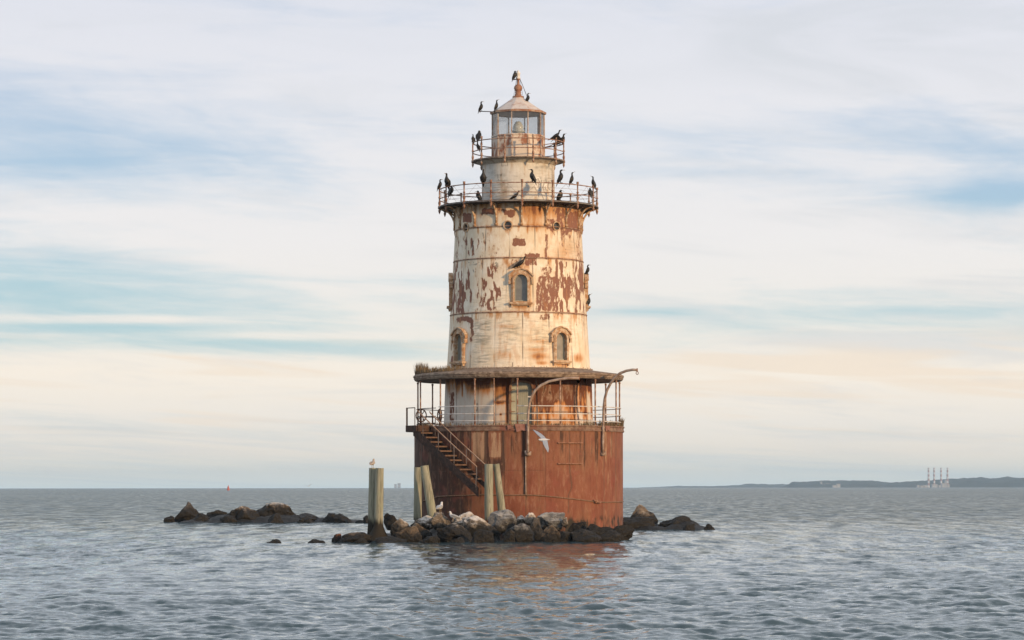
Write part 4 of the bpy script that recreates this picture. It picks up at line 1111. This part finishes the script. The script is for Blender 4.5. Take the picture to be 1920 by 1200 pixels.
rocks = [
 (635, 699, 997, 1017, 116, 'brown', 'low flat brown rock just left of the tall double pile', {'cuts': 10}),
 (664, 692, 1008, 1020, 114.8, 'dark', 'small dark rock in front of the low flat brown rock', {}),
 (719, 749, 962, 992, 122, 'black', 'black rounded rock directly behind the right side of the double pile', {}),
 (731, 771, 971, 1006, 118.5, 'tan', 'tan topped sloping boulder right of the double pile foot', {'skew': -.2, 'seed': 2}),
 (700, 764, 1004, 1020, 115, 'dark', 'low dark rock at the water in front of the double pile', {}),
 (734, 792, 986, 1014, 116.5, 'brown', 'dark brown weedy boulder below the tan topped sloping boulder', {}),
 (768, 816, 966, 992, 120.4, 'pale', 'flat topped pale boulder at the foot of the left pair of piles', {'cuts': 12}),
 (762, 812, 980, 1010, 118, 'brown', 'brown boulder under the flat topped pale boulder', {}),
 (803, 845, 960, 990, 119.6, 'tan', 'pointed beige boulder carrying the standing white gull', {'peak': .45}),
 (785, 828, 1003, 1019, 115, 'dark', 'low dark rounded rock at the water below the pointed beige boulder', {}),
 (818, 897, 980, 1018, 116.8, 'tan', 'big tan boulder sloping down to the right at the water', {'skew': -.45, 'seed': 3}),
 (838, 872, 1007, 1019, 114.8, 'black', 'small black rock at the water under the big sloping tan boulder', {}),
 (846, 908, 959, 992, 121, 'pale', 'whitish rounded boulder behind the resting grey gull', {}),
 (866, 942, 966, 1013, 118.2, 'pale', 'largest slab with a white top left and brown right end', {'skew': -.4, 'seed': 5, 'cuts': 12}),
 (883, 927, 992, 1016, 115.6, 'black', 'black squat rock in the shadow in front of the largest slab', {}),
 (914, 969, 955, 997, 119.4, 'grey', 'smooth blue grey boulder in front of the right pair of piles', {'cuts': 11, 'skew': .1}),
 (942, 1002, 981, 1012, 117, 'grey', 'dark grey block below the smooth blue grey boulder', {'cuts': 9, 'seed': 3}),
 (943, 966, 993, 1015, 115.6, 'dark', 'small round dark rock left of the dark grey block', {}),
 (965, 988, 966, 980, 121, 'pale', 'small white rock right of the blue grey boulder', {}),
 (982, 1006, 961, 980, 120.6, 'pale', 'white knob of rock between the blue grey boulder and the grey dome', {'peak': .3}),
 (985, 1020, 970, 1004, 118.2, 'dark', 'dark upright boulder in front of the white knob of rock', {'peak': .25}),
 (1001, 1060, 960, 992, 119.6, 'grey', 'grey dome of rock with a whitish top against the red caisson', {}),
 (1014, 1052, 984, 1013, 116.6, 'brown', 'greenish brown block below the grey dome of rock', {'cuts': 10}),
 (1052, 1066, 970, 986, 119.2, 'pale', 'tiny pale rock at the right end of the grey dome', {}),
 (1044, 1078, 996, 1014, 117.2, 'dark', 'dark rock wedged right of the greenish brown block', {}),
 (1064, 1128, 991, 1013, 117.2, 'dark', 'low dark rock at the water in front of the caisson', {}),
 (1092, 1150, 982, 1004, 121, 'black', 'black wet rock against the right foot of the caisson, behind the low front ones', {}),
 (1056, 1104, 978, 1002, 121.5, 'black', 'black wet rock against the caisson right of the grey dome of rock', {}),
 (1138, 1190, 984, 1006, 121, 'black', 'black flat rock sticking out beyond the right edge of the caisson', {}),
 (1118, 1168, 994, 1013, 117.4, 'dark', 'low dark rock at the right end of the front riprap', {}),
 (1150, 1234, 969, 996, 150, 'black', 'black wet base rock beside the right foot of the caisson', {'depth': .5}),
 (1176, 1234, 946, 992, 152, 'tan_low', 'tall tan pointed boulder right of the caisson', {'peak': .4, 'seed': 4}),
 (1231, 1314, 967, 994, 150.5, 'dark_low', 'long dark boulder with a sloping right end, right of the tall tan pointed one', {'seed': 1}),
 (1278, 1303, 982, 995, 147, 'black', 'small black rock in front of the long dark boulder', {}),
 (1319, 1342, 982, 994, 149, 'black', 'lone small black rock farthest right in the water', {'peak': .3}),
]
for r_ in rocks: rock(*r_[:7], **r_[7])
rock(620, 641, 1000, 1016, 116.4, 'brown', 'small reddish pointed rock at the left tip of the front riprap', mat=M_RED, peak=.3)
group = 'rocks of the low breakwater'
for r_ in [
 (306, 329, 966, 981, 186, 'black', 'small black rock at the far left tip of the breakwater', {}),
 (326, 378, 940, 981, 187, 'dark_low', 'dark pointed boulder near the left tip of the breakwater', {'peak': .55, 'seed': 2}),
 (366, 398, 961, 981, 185, 'black', 'black rounded rock right of the dark pointed boulder', {}),
 (386, 428, 955, 981, 186, 'dark_low', 'dark humped boulder left of the tan topped breakwater boulder', {'seed': 3}),
 (423, 490, 948, 983, 184, 'tan_low', 'tan topped boulder with a white stain on the breakwater', {'seed': 6}),
 (478, 562, 941, 983, 185.5, 'pale_low', 'biggest pale topped boulder at the top of the breakwater', {'seed': 2, 'skew': -.25}),
 (500, 532, 962, 984, 181, 'black', 'black rock at the water below the biggest breakwater boulder', {}),
 (538, 612, 961, 983, 184, 'dark_low', 'long low dark rock right of the biggest breakwater boulder', {'seed': 4}),
 (603, 632, 961, 982, 183, 'black', 'black dome right of the long low rock', {'seed': 5}),
 (626, 672, 962, 985, 182, 'black', 'black wedge of rock sloping right towards the double pile', {'skew': -.4}),
 (352, 392, 966, 983, 184, 'black', 'flat black rock at the water between the pointed and the humped breakwater boulders', {}),
 (410, 446, 964, 984, 183, 'black', 'black rock low at the left foot of the tan topped breakwater boulder', {}),
 (556, 592, 970, 985, 182, 'black', 'flat black rock at the water in front of the long low breakwater rock', {}),
 (664, 696, 975, 986, 181, 'black', 'low dark rock at the water left of the double pile', {}),
 (680, 702, 962, 986, 180, 'black', 'black rock partly behind the left side of the double pile', {}),
]: rock(*r_[:7], **r_[7])
group = 'lone rocks in the water'
rock(498, 531, 1010, 1024, 114.5, 'black', 'lone black rounded rock awash, left of the riprap')
rock(577, 613, 1010, 1023, 114.8, 'black', 'lone bluish black double humped rock awash beside the riprap')
# rubble bed that the boulders lie on
mb = MB(); nn = 40; mm = 60
vs = []
for i in range(nn + 1):
    for j in range(mm):
        a = 2 * math.pi * j / mm; s = i / nn
        rx, ry = (6.9 + .4 * math.sin(3 * a)), (8.6 if math.sin(a) < 0 else 7.0)
        x, y = -0.9 + rx * s * math.cos(a) , -1.2 + ry * s * math.sin(a)
        z = .62 * (1 - s ** 2.2) - .55 * s ** 2 + .28 * mnoise.fractal(Vector((x * 1.3, y * 1.3, 2.2)), .9, 2.0, 5)
        vs.append((x, y, z))
fs = [(i * mm + j, i * mm + (j + 1) % mm, (i + 1) * mm + (j + 1) % mm, (i + 1) * mm + j) for i in range(nn) for j in range(mm)]
mb.add(vs, fs)
tag(mb.build('reef', RM['dark'], None, True), kind='structure')

def bed(px0, px1, d, hz, depth, seed):
    mb = MB(); nx, ny = 150, 16; vs = []
    for j in range(ny + 1):
        for i in range(nx + 1):
            s_ = i / nx; t_ = j / ny
            p = at(px0 + (px1 - px0) * s_, HY, d)
            e = math.sin(math.pi * s_) ** .35 * math.sin(math.pi * t_) ** .8
            q_ = Vector((p.x * 1.1, t_ * depth * 1.1, seed))
            z = -.45 + (hz + .45) * e + e * (.22 * mnoise.fractal(q_, .8, 2.0, 5) + .16 * mnoise.noise(q_ * .45))
            vs.append((p.x, p.y + (t_ - .5) * depth, z))
    mb.add(vs, [(j * (nx + 1) + i, j * (nx + 1) + i + 1, (j + 1) * (nx + 1) + i + 1, (j + 1) * (nx + 1) + i) for j in range(ny) for i in range(nx)])
    tag(mb.build('reef', RM['black'], None, True), kind='structure')
bed(318, 716, 184.5, .42, 5.0, 1.7)
bed(1140, 1346, 150.5, .34, 4.0, 5.2)

# ------------------------------------------------------------------ timber piles
def pile(p_top, p_bot, r0, r1, label, flare=0.0, seed=1):
    mb = MB(); a = Vector(p_bot); b = Vector(p_top); n = 26
    rg = random.Random(seed)
    ax = (b - a); Mx = Matrix.Translation(a) @ ax.to_track_quat('Z', 'Y').to_matrix().to_4x4(); Lh = ax.length
    vs = []; ns = 22
    prof_ = [(s / n) for s in range(n + 1)]
    for s in prof_:
        r = r1 + (r0 - r1) * s
        if flare: r += flare * max(0, 1 - s / .26) ** 1.5
        for j in range(ns):
            w = 2 * math.pi * j / ns
            rr = r * (1 + .05 * mnoise.noise(Vector((math.cos(w) * 1.5 + seed * 9, math.sin(w) * 1.5, s * 3))) + .03 * mnoise.noise(Vector((math.cos(w) * 7, math.sin(w) * 7, s * 2 + seed))))
            z = s * Lh + (0 if s < 1 else .02 * mnoise.noise(Vector((math.cos(w) * 2, math.sin(w) * 2, seed))))
            vs.append((rr * math.cos(w), rr * math.sin(w), z))
    fs = [(i * ns + j, i * ns + (j + 1) % ns, (i + 1) * ns + (j + 1) % ns, (i + 1) * ns + j) for i in range(n) for j in range(ns)]
    fs += [tuple(range(ns - 1, -1, -1)), tuple(n * ns + j for j in range(ns))]
    mb.add([Mx @ Vector(v) for v in vs], fs)
    c = Vector((a.x, a.y, a.z))
    mb.v = [tuple(Vector(v) - c) for v in mb.v]
    o = mb.build('timber_pile', M_PILE, None, 'auto', loc=c)
    tag(o, label, 'pile', 'weathered timber piles around the lighthouse')
    return o
pile(at(699, 877.5, 119.2), at(698, 1015, 119.2), .155, .19, 'left pile of the tall pair standing touching, the one carrying a brown gull', .05, 1)
pile(at(712, 877.5, 118.8), at(709, 1018, 118.8), .165, .19, 'right pile of the tall pair standing touching, with a flared weedy foot', .42, 2)
pile(at(783.5, 876, 121.8), at(783, 975, 121.8), .16, .17, 'straight pile at the left edge of the caisson, under the stair', 0, 3)
pile(at(795.5, 873, 121.0), at(812, 975, 121.0), .17, .185, 'leaning pile with a chipped edge under the stair top', 0, 4)
pile(at(916.5, 870, 121.6), at(917, 975, 121.6), .175, .185, 'thick straight pile at the foot of the stair', 0, 5)
pile(at(930.5, 870, 121.9), at(943, 975, 121.9), .135, .17, 'thin leaning pile right of the thick straight pile', 0, 6)

# ------------------------------------------------------------------ cormorants
def bird_mesh(pose):
    mb = MB()
    P = {'side': [(-.13, -.13, .012, .006), (-.10, -.03, .038, .016), (-.055, .06, .055, .04), (-.02, .13, .078, .066), (.0, .20, .085, .075), (.012, .265, .075, .066), (.012, .315, .048, .045), (-.002, .355, .031, .031), (-.006, .395, .026, .027), (.008, .43, .027, .029), (.035, .45, .029, .027)],
         'alert': [(-.10, -.13, .012, .006), (-.075, -.03, .038, .016), (-.045, .06, .055, .04), (-.015, .13, .078, .064), (.0, .20, .084, .072), (.01, .265, .072, .062), (.014, .32, .044, .042), (.012, .37, .029, .029), (.008, .42, .025, .026), (.014, .455, .027, .028), (.034, .478, .027, .025)],
         'hunch': [(-.10, -.12, .012, .006), (-.08, -.03, .038, .016), (-.045, .06, .058, .045), (-.01, .13, .082, .07), (.01, .20, .088, .078), (.02, .26, .074, .066), (.02, .305, .046, .044), (.01, .335, .034, .034), (.02, .36, .031, .031), (.042, .365, .028, .026)],
         'lean': [(-.30, -.035, .012, .006), (-.22, -.005, .038, .016), (-.13, .04, .055, .04), (-.05, .09, .078, .062), (.02, .135, .084, .072), (.085, .185, .068, .06), (.13, .225, .042, .04), (.155, .265, .029, .029), (.165, .305, .026, .026), (.178, .335, .027, .028), (.20, .35, .028, .025)],
         'away': [(.12, -.14, .014, .006), (.09, -.03, .04, .016), (.05, .06, .06, .04), (.02, .13, .082, .064), (.0, .20, .088, .072), (-.012, .27, .072, .062), (-.02, .325, .044, .042), (-.02, .37, .031, .031), (-.015, .42, .027, .028), (-.02, .455, .03, .03), (-.04, .47, .028, .026)]}
    path = P['lean' if pose == 'wings' else pose]
    body = path
    mb.cur = 0; mb.loft(body, n=10)
    hx, hz = path[-1][0], path[-1][1]
    sgn = -1 if pose == 'away' else 1
    tilt_ = {'side': -.05, 'alert': .55, 'hunch': -.35, 'lean': .25, 'away': 0, 'wings': .2}[pose]
    mb.cur = 0
    mb.loft([(hx - .005 * sgn, hz, .026, .023), (hx + .02 * sgn, hz + .012 * tilt_, .016, .014)], n=8)
    mb.cur = 1
    mb.loft([(hx + .012 * sgn, hz - .004, .015, .014), (hx + .045 * sgn, hz + .04 * tilt_, .008, .008), (hx + .085 * sgn, hz + .08 * tilt_, .006, .006), (hx + .097 * sgn, hz + .09 * tilt_ - .01, .003, .003)], n=6)
    mb.cur = 0
    # folded wings lying along the back, or half open ones
    if pose == 'wings':
        for s in (-1, 1):
            pts = [(.09, .05 * s, .21), (.07, .13 * s, .29), (.03, .21 * s, .27), (-.02, .27 * s, .15)]
            up = [Vector(p) for p in pts]; lo = [Vector((p[0] - .10 - .01 * k, p[1] * (1 + .06 * (k % 2)), p[2] - .13 + .015 * k)) for k, p in enumerate(pts)]
            th_ = Vector((.012, 0, .012)); m4 = len(pts)
            vs = [p + th_ for p in up] + [p + th_ for p in lo] + [p - th_ for p in up] + [p - th_ for p in lo]
            fs = []
            for k in range(m4 - 1):
                fs += [(k, k + 1, m4 + k + 1, m4 + k), (2 * m4 + k, 3 * m4 + k, 3 * m4 + k + 1, 2 * m4 + k + 1), (k, 2 * m4 + k, 2 * m4 + k + 1, k + 1), (m4 + k, m4 + k + 1, 3 * m4 + k + 1, 3 * m4 + k)]
            fs += [(m4 - 1, 3 * m4 - 1, 4 * m4 - 1, 2 * m4 - 1), (0, m4, 3 * m4, 2 * m4)]
            mb.add(vs, fs)
    else:
        b0, b1, b2 = path[6], path[4], path[1]
        for s in (-1, 1):
            pts = [(b0[0] - .02 * sgn, .036 * s, b0[1] - .02), (b1[0] - .035 * sgn, .078 * s, b1[1]), ((b1[0] + b2[0]) / 2 - .035 * sgn, .062 * s, (b1[1] + b2[1]) / 2), (b2[0] - .012 * sgn, .026 * s, b2[1] + .01)]
            mb.tube(pts, [.012, .03, .026, .006], 6)
    # short legs and webbed feet
    for s in (-.035, .035):
        mb.tube([(-.005, s, .09), (.0, s, .012)], [.018, .010], 6)
        mb.add([(-.012, s, .0), (.055, s - .028, .002), (.062, s, .002), (.055, s + .028, .002), (-.012, s, .014), (.05, s - .024, .008), (.055, s, .010), (.05, s + .024, .008)],
               [(0, 3, 2, 1), (4, 5, 6, 7), (0, 1, 5, 4), (1, 2, 6, 5), (2, 3, 7, 6), (3, 0, 4, 7)])
    return mb.mesh('cormorant', [M_BLACKFEATHER, M_BILL], 'auto')
BM = {p: bird_mesh(p) for p in ('side', 'alert', 'hunch', 'lean', 'away', 'wings')}
BH = {'side': .47, 'alert': .50, 'hunch': .39, 'lean': .37, 'away': .49, 'wings': .37}
GC = 'cormorants perched on the lighthouse'
def bird(loc, pose, face, hpx, label, roll=0.0):
    o = link('cormorant', BM[pose], loc=loc, rz=R(face))
    k = hpx / 43.0 / BH[pose]
    w_ = 1.02 if pose in ('lean', 'wings') else 1.30
    o.scale = (k * w_, k * 1.3, k * 1.08); o.rotation_euler[1] = R(roll)
    tag(o, label, 'cormorant', GC)
def on_ring(px, r, z, back=False):
    s = max(-1, min(1, (px - 972.5) / 43.0 / r * 0.985)); th = math.asin(s)
    if back: th = math.pi - th
    return cyl(th, r, z)
mb = None
bird((-.16, -.09, 19.965), 'hunch', 0, 15, 'cormorant at the very top of the tower beside the white beacon')
bird((.42, -.25, 18.95), 'side', 15, 16, 'cormorant on the right slope of the lantern roof')
bird(cyl(R(-57), 1.13, ZE + .10), 'alert', 0, 18, 'cormorant on the left eave of the lantern roof, neck stretched')
bird(at(903, 208.2, D - .1), 'side', 0, 17, 'cormorant on the tip of the rod jutting left from the lantern eave')
bird(on_ring(898, RGL, ZLT + .02), 'hunch', 60, 17, 'front cormorant on the left top rail of the lantern gallery')
bird(on_ring(886.5, RGL, ZLT + .02), 'side', 110, 14, 'cormorant at the far left corner of the lantern gallery rail, half hidden')
bird(on_ring(896, RGL - .02, ZLM + .02), 'away', 30, 15, 'lower cormorant on the left middle rail of the lantern gallery')
bird(on_ring(1042, RGL, ZLT + .02), 'lean', 10, 17, 'leaning cormorant on the right lantern gallery rail, tail pointing down left')
bird(on_ring(1052, RGL, ZLT + .02, True), 'wings', -35, 19, 'cormorant with half open wings on the right end of the lantern gallery')
bird(on_ring(824, RG, Z_TR + .02), 'side', 0, 17, 'cormorant at the far left end of the main gallery top rail, bill to the right')
bird(on_ring(838, RG, Z_TR + .02), 'away', 55, 23, 'tall cormorant second from the left on the main gallery top rail')
bird(on_ring(846, RG, Z_MR + .02), 'hunch', 25, 17, 'hunched cormorant on the left middle rail of the main gallery')
bird(on_ring(907, RG, Z_TR + .02), 'away', 90, 23, 'cormorant on the top rail before the left edge of the watch room')
bird(cyl(math.asin((897 - 972.5) / 43 / 3.3 * .97), 3.3, Z_GAL + .008), 'hunch', 160, 17, 'cormorant standing low on the gallery deck left of the watch room')
bird(cyl(R(-3), 3.32, Z_GAL + .008), 'lean', 0, 15, 'leaning cormorant on the gallery deck in front of the watch room')
bird(on_ring(998, RG, Z_TR + .02), 'side', 165, 22, 'cormorant on the top rail before the middle of the watch room, bill left')
bird(on_ring(1051, RG, Z_TR + .02), 'side', 0, 23, 'long billed cormorant on the top rail just right of the watch room')
bird(on_ring(1072, RG, Z_TR + .02), 'alert', 0, 20, 'cormorant with raised bill, second to the right of the watch room')
bird(cyl(math.asin((1051 - 972.5) / 43 / 3.3 * .97), 3.3, Z_GAL + .008), 'hunch', -20, 18, 'cormorant standing on the gallery deck right of the watch room')
bird(on_ring(1114, RG, Z_TR + .02), 'alert', 160, 19, 'cormorant at the right end of the main gallery rail, tail to the right')
bird(on_ring(1108, RG, Z_MR + .02), 'hunch', 120, 14, 'cormorant half hidden on the middle rail at the right end of the main gallery')
zt_ = ZUS + WW + .24
Mw = frame(WIN_UP[0], rad(10.6), 0); bird(Mw @ Vector((-.06, .08, zt_ + .045)), 'lean', 0, 19, 'leaning cormorant on the arched hood of the middle front window')
Mw = frame(WIN_UP[1], rad(10.6), 0); bird(Mw @ Vector((-.25, .10, zt_ - .05)), 'side', 0, 17, 'cormorant on a window hood at the right edge of the tower wall')
bird(Mw @ Vector((-.30, .13, ZU0 - .04)), 'alert', 0, 21, 'cormorant on a window sill at the right edge of the tower wall')

# ------------------------------------------------------------------ gulls
def gull_mesh(back_mat):
    mb = MB()
    body = [(-.26, .12, .012, .006), (-.20, .14, .032, .018), (-.12, .165, .060, .048), (-.02, .19, .082, .078), (.07, .22, .078, .075), (.11, .27, .054, .054), (.115, .32, .042, .044), (.13, .355, .042, .042), (.155, .365, .030, .030)]
    mb.cur = 0; mb.loft(body, n=12)
    mb.cur = 2; mb.loft([(.16, .362, .016, .015), (.20, .355, .010, .012), (.222, .343, .004, .005)], n=6)
    mb.cur = 1
    for s in (-1, 1):
        mb.tube([(.09, .052 * s, .24), (.0, .074 * s, .225), (-.12, .058 * s, .19), (-.22, .024 * s, .155), (-.30, .012 * s, .125)], [.02, .048, .042, .022, .005], 8)
    mb.cur = 2
    for s in (-.03, .03):
        mb.tube([(.01, s, .14), (.015, s, .01)], .008, 6)
        mb.add([(0, s, 0), (.055, s - .024, .002), (.055, s + .024, .002), (0, s, .012), (.05, s - .02, .008), (.05, s + .02, .008)], [(0, 2, 1), (3, 4, 5), (0, 1, 4, 3), (1, 2, 5, 4), (2, 0, 3, 5)])
    return mb.mesh('gull', [M_GULLW if back_mat is not M_GULLB else M_GULLB, back_mat, M_BILL], 'auto')
GG = 'gulls around the lighthouse'
p = at(698.5, 877.2, 119.2); o = link('gull', gull_mesh(M_GULLB), loc=p, rz=R(72)); o.scale = (.98,) * 3; tag(o, 'brown gull standing on top of the tall left pile', 'gull', GG)
g1 = gull_mesh(M_GULLG)
p = at(825, 960.6, 119.6); o = link('gull', g1, loc=p, rz=R(62)); o.scale = (1.12,) * 3; tag(o, 'white and grey gull standing on the pointed beige boulder', 'gull', GG)
p = at(850, 972.5, 119.2); o = link('gull', g1, loc=p + Vector((0, 0, -.1)), rz=R(175)); o.scale = (1.05,) * 3; tag(o, 'grey backed gull resting low among the pale boulders', 'gull', GG)
def flying(name, label, loc, tipL, tipR, span_scale, heading, body_mat, roll=0.0):
    """tips are offsets from the body centre"""
    mb = MB()
    mb.cur = 0
    hd = Vector(heading).normalized(); q_ = hd.to_track_quat('X', 'Z').to_matrix().to_4x4()
    mb.loft([(-.24, 0, .035, .006), (-.15, .005, .045, .028), (-.04, .0, .062, .062), (.06, 0, .066, .066), (.13, .01, .05, .05), (.17, .02, .042, .042), (.21, .015, .03, .03)], M=q_, n=10)
    mb.cur = 2; mb.loft([(.20, .012, .014, .014), (.27, -.002, .005, .006)], M=q_, n=6)
    for tip in (tipL, tipR):
        tip = Vector(tip); mid = tip * .45 + hd * .07 + Vector((0, 0, .06)); ch = [.19, .20, .15, .03]
        ps = [hd * .03 + Vector((0, 0, .03)), tip * .22 + hd * .05 + Vector((0, 0, .05)), mid, tip]
        ps.insert(3, mid.lerp(tip, .6)); ch = [.18, .20, .19, .12, .02]
        nrm = hd.cross(tip).normalized() * .010
        n5 = len(ps)
        lead = [p_ + hd * .05 for p_ in ps]; trail = [p_ - hd * (c_ - .05) for p_, c_ in zip(ps, ch)]
        vs = [v + nrm for v in lead] + [v + nrm * .4 for v in trail] + [v - nrm for v in lead] + [v - nrm * .4 for v in trail]
        for k in range(n5 - 1):
            mb.cur = 1 if k < 3 else 3
            b_ = len(mb.v)
            mb.add([vs[k], vs[k + 1], vs[n5 + k + 1], vs[n5 + k], vs[2 * n5 + k], vs[2 * n5 + k + 1], vs[3 * n5 + k + 1], vs[3 * n5 + k]],
                   [(0, 1, 2, 3), (7, 6, 5, 4), (0, 4, 5, 1), (3, 2, 6, 7), (0, 3, 7, 4), (1, 5, 6, 2)])
    o = mb.build(name, [M_GULLW, body_mat, M_BILL, M_GULLDK if body_mat is M_GULLG else body_mat], None, 'auto', loc=loc)
    tag(o, label, 'gull', GG)
M_WING = mottled('pale_wing_feathers', (.31, .34, .39), (.25, .28, .33), 8.0, .7, 0.0)
c = at(1020, 825.0, 117.0)
flying('gull', 'white gull flying with angled wings in front of the red caisson', c, at(1002, 806, 117.4) - c, at(1029.5, 848, 116.6) - c, 1, (-.95, -.2, -.05), M_WING)
c = at(579, 911, 520.0)
flying('gull', 'tiny distant gull flying low over the horizon', c, at(573, 911, 520) - c + Vector((0, 0, .05)), at(584.5, 909.5, 520) - c + Vector((0, 0, .25)), 1, (.3, 1, 0), M_GULLG)

# ------------------------------------------------------------------ buoy and the far shore
bo = empty('buoy', (at(428, 915, 2500).x, -D + 2500, 0)); tag(bo, 'small red channel buoy floating near the horizon', 'buoy')
mr = mottled('buoy_red_paint', (.42, .09, .05), (.34, .06, .035), 1.0, .5, 0.0)
mb = MB(); mb.lathe([(0, -.8), (1.0, -.8), (1.25, -.2), (1.25, .7), (1.05, .9)], 20, capt=True); mb.build('float', mr, bo, True)
mb = MB(); mb.lathe([(.95, .9), (.75, 2.6), (.35, 3.9), (0, 4.6)], 16); mb.build('cage', mr, bo, True)

def hill(name, px0, px1, d, hfun, depth, seed, mat):
    nx, ny = 420, 14
    vs = []
    for j in range(ny + 1):
        t_ = j / ny
        for i in range(nx + 1):
            px = px0 + (px1 - px0) * i / nx
            hp = hfun(px)
            b_ = at(px, HY, d)
            prof_ = math.sin(math.pi * min(1, t_ * 1.1)) ** .55
            z = hp * d / F * prof_
            z += (1.6 + .05 * z) * 2.2 * prof_ * (mnoise.fractal(Vector((b_.x * .016, t_ * 9, seed)), .7, 2.0, 5)) * min(1, hp / 5)
            vs.append((b_.x, b_.y + t_ * depth, z if 0 < j < ny else -2.0))
    fs = [(j * (nx + 1) + i, j * (nx + 1) + i + 1, (j + 1) * (nx + 1) + i + 1, (j + 1) * (nx + 1) + i) for j in range(ny) for i in range(nx)]
    mb = MB(); mb.add(vs, fs)
    o = mb.build(name, mat, None, False); tag(o, kind='structure')
mh = mottled('wooded_hill', (.016, .026, .026), (.034, .038, .032), .012, .95, 0.0)
itp = lambda xs, ys: (lambda px: float(np.interp(px, xs, ys)))
hill('hills', 1490, 2600, 11800, itp([1490, 1500, 1530, 1560, 1600, 1680, 1720, 1780, 1850, 1920, 2100, 2400, 2600], [1, 9, 11.5, 12, 13, 9.5, 11, 14, 18, 18.5, 17, 12, 1]), 700, 1.3, mh)
hill('far_hills', 1310, 1720, 15000, itp([1310, 1350, 1400, 1420, 1460, 1500, 1600, 1720], [0.6, 3, 5, 7, 5.5, 6, 6, 2]), 700, 4.1, mh)
hill('farthest_shore', 1200, 1380, 16400, itp([1200, 1240, 1270, 1340, 1380], [.3, 1.4, 3, 2.6, .6]), 300, 7.7, mh)

def stack(px, label, h=37.0, d=11700):
    b_ = at(px, HY, d); hh = h * d / F
    root = empty('smokestack', (b_.x, b_.y, 0)); tag(root, label, 'smokestack', 'striped smokestacks on the far shore')
    mr_ = M_STRED; mw_ = M_STWHITE
    mb = MB(); n = 9; z0 = 0
    for k in range(n):
        mb.cur = k % 2
        za, zb = hh * (k / n), hh * ((k + 1) / n)
        ra, rb = 4.6 - 1.6 * k / n, 4.6 - 1.6 * (k + 1) / n
        mb.lathe([(ra, za), (rb, zb)], 16, capt=(k == n - 1))
    mb.build('chimney_shaft', [M_STWHITE, M_STRED], root, True)
    mb = MB(); mb.lathe([(3.2, hh - 3), (3.6, hh - 3), (3.6, hh - 1), (3.1, hh - 1)], 16); mb.build('walkway', M_STRED, root)
M_STRED = mottled('stack_red', (.26, .15, .16), (.24, .14, .15), .2, .7, 0.0)
M_STWHITE = mottled('stack_white', (.48, .51, .55), (.45, .48, .52), .2, .7, 0.0)
for px, lb in ((1741, 'leftmost of the four red and white smokestacks'), (1751.5, 'second from left of the four red and white smokestacks'),
               (1764.5, 'third from left of the four red and white smokestacks'), (1776.5, 'rightmost of the four red and white smokestacks')):
    stack(px, lb)
M_FARW = mottled('far_white_wall', (.34, .36, .38), (.28, .30, .32), .05, .8, 0.0)
M_FARG = mottled('far_grey_roof', (.42, .42, .43), (.34, .34, .35), .05, .8, 0.0)
def far_building(name, cat, label, d, blocks, grp=None):
    px = sum(b_[0] + b_[1] for b_ in blocks) / (2 * len(blocks)); base = at(px, HY, d)
    root = empty(name, (base.x, base.y, 0)); tag(root, label, cat, grp)
    for (x0, x1, yt, yb) in blocks:
        s = d / F; w = (x1 - x0) * s; h = (HY - yt) * s; h0 = max(0, (HY - yb) * s) - (3 if yb >= HY else 0); cx = ((x0 + x1) / 2 - px) * s
        mb = MB(); mb.box((cx, 0, (h + h0) / 2), (w, 30, h - h0)); o = mb.build('wall', M_FARW, root)
        mb = MB(); mb.box((cx, 0, h + .6), (w + 1.5, 32, 1.2)); mb.build('roof', M_FARG, o)
        nwin = int(w / 7) if w > 11 else 0
        for k in range(nwin):
            mb = MB(); mb.box((cx - w / 2 + (k + .5) * w / nwin, -15.2, h0 + (h - h0) * .55), (w / nwin * .5, .5, (h - h0) * .4))
            mb.build('window', M_FARG, o)
far_building('power_station', 'power station', 'low white power station at the foot of the smokestacks', 11550,
             [(1719, 1723, 910, 916), (1725, 1731, 911, 916), (1732, 1738, 910, 916), (1747, 1757, 908.5, 916), (1759, 1764, 910, 916), (1765, 1771, 906.5, 916), (1771.5, 1774, 901, 916), (1775, 1780, 909, 916)])
far_building('harbour_house', 'house', 'long white building on the wooded hill left of the smokestacks', 11900, [(1538, 1540.5, 903.5, 911), (1541, 1548, 907.5, 911), (1549, 1557, 907, 911)])
far_building('waterside_house', 'house', 'pale building at the water below the long white building', 11600, [(1561, 1568, 910, 916), (1568.5, 1575, 907.5, 916)])
M_FARW = mottled('far_blue_grey_wall', (.16, .19, .23), (.20, .23, .27), .05, .8, 0.0)
far_building('office_tower', 'tower', 'left of two ghostly pale towers on the left horizon', 15500, [(739.5, 743.5, 907, 916)], 'towers beyond the left horizon')
far_building('office_tower', 'tower', 'right and wider of two ghostly pale towers on the left horizon', 15500, [(745.5, 751, 905.5, 916)], 'towers beyond the left horizon')

# ------------------------------------------------------------------ haze
def haze():
    m = bpy.data.materials.new('haze'); m.use_nodes = True
    t = NT(m.node_tree); t.t.nodes.clear()
    o = t.n('ShaderNodeOutputMaterial'); v = t.n('ShaderNodeVolumePrincipled')
    v.inputs['Color'].default_value = (.58, .80, 1.0, 1); v.inputs['Density'].default_value = 4.2e-5; v.inputs['Anisotropy'].default_value = 0.0
    t.t.links.new(v.outputs[0], o.inputs['Volume'])
    mb = MB(); mb.box((0, 8200, 46), (50000, 18200, 98))
    ob = mb.build('haze', m); tag(ob, 'thin pale blue sea haze', 'haze', kind='stuff')
haze()
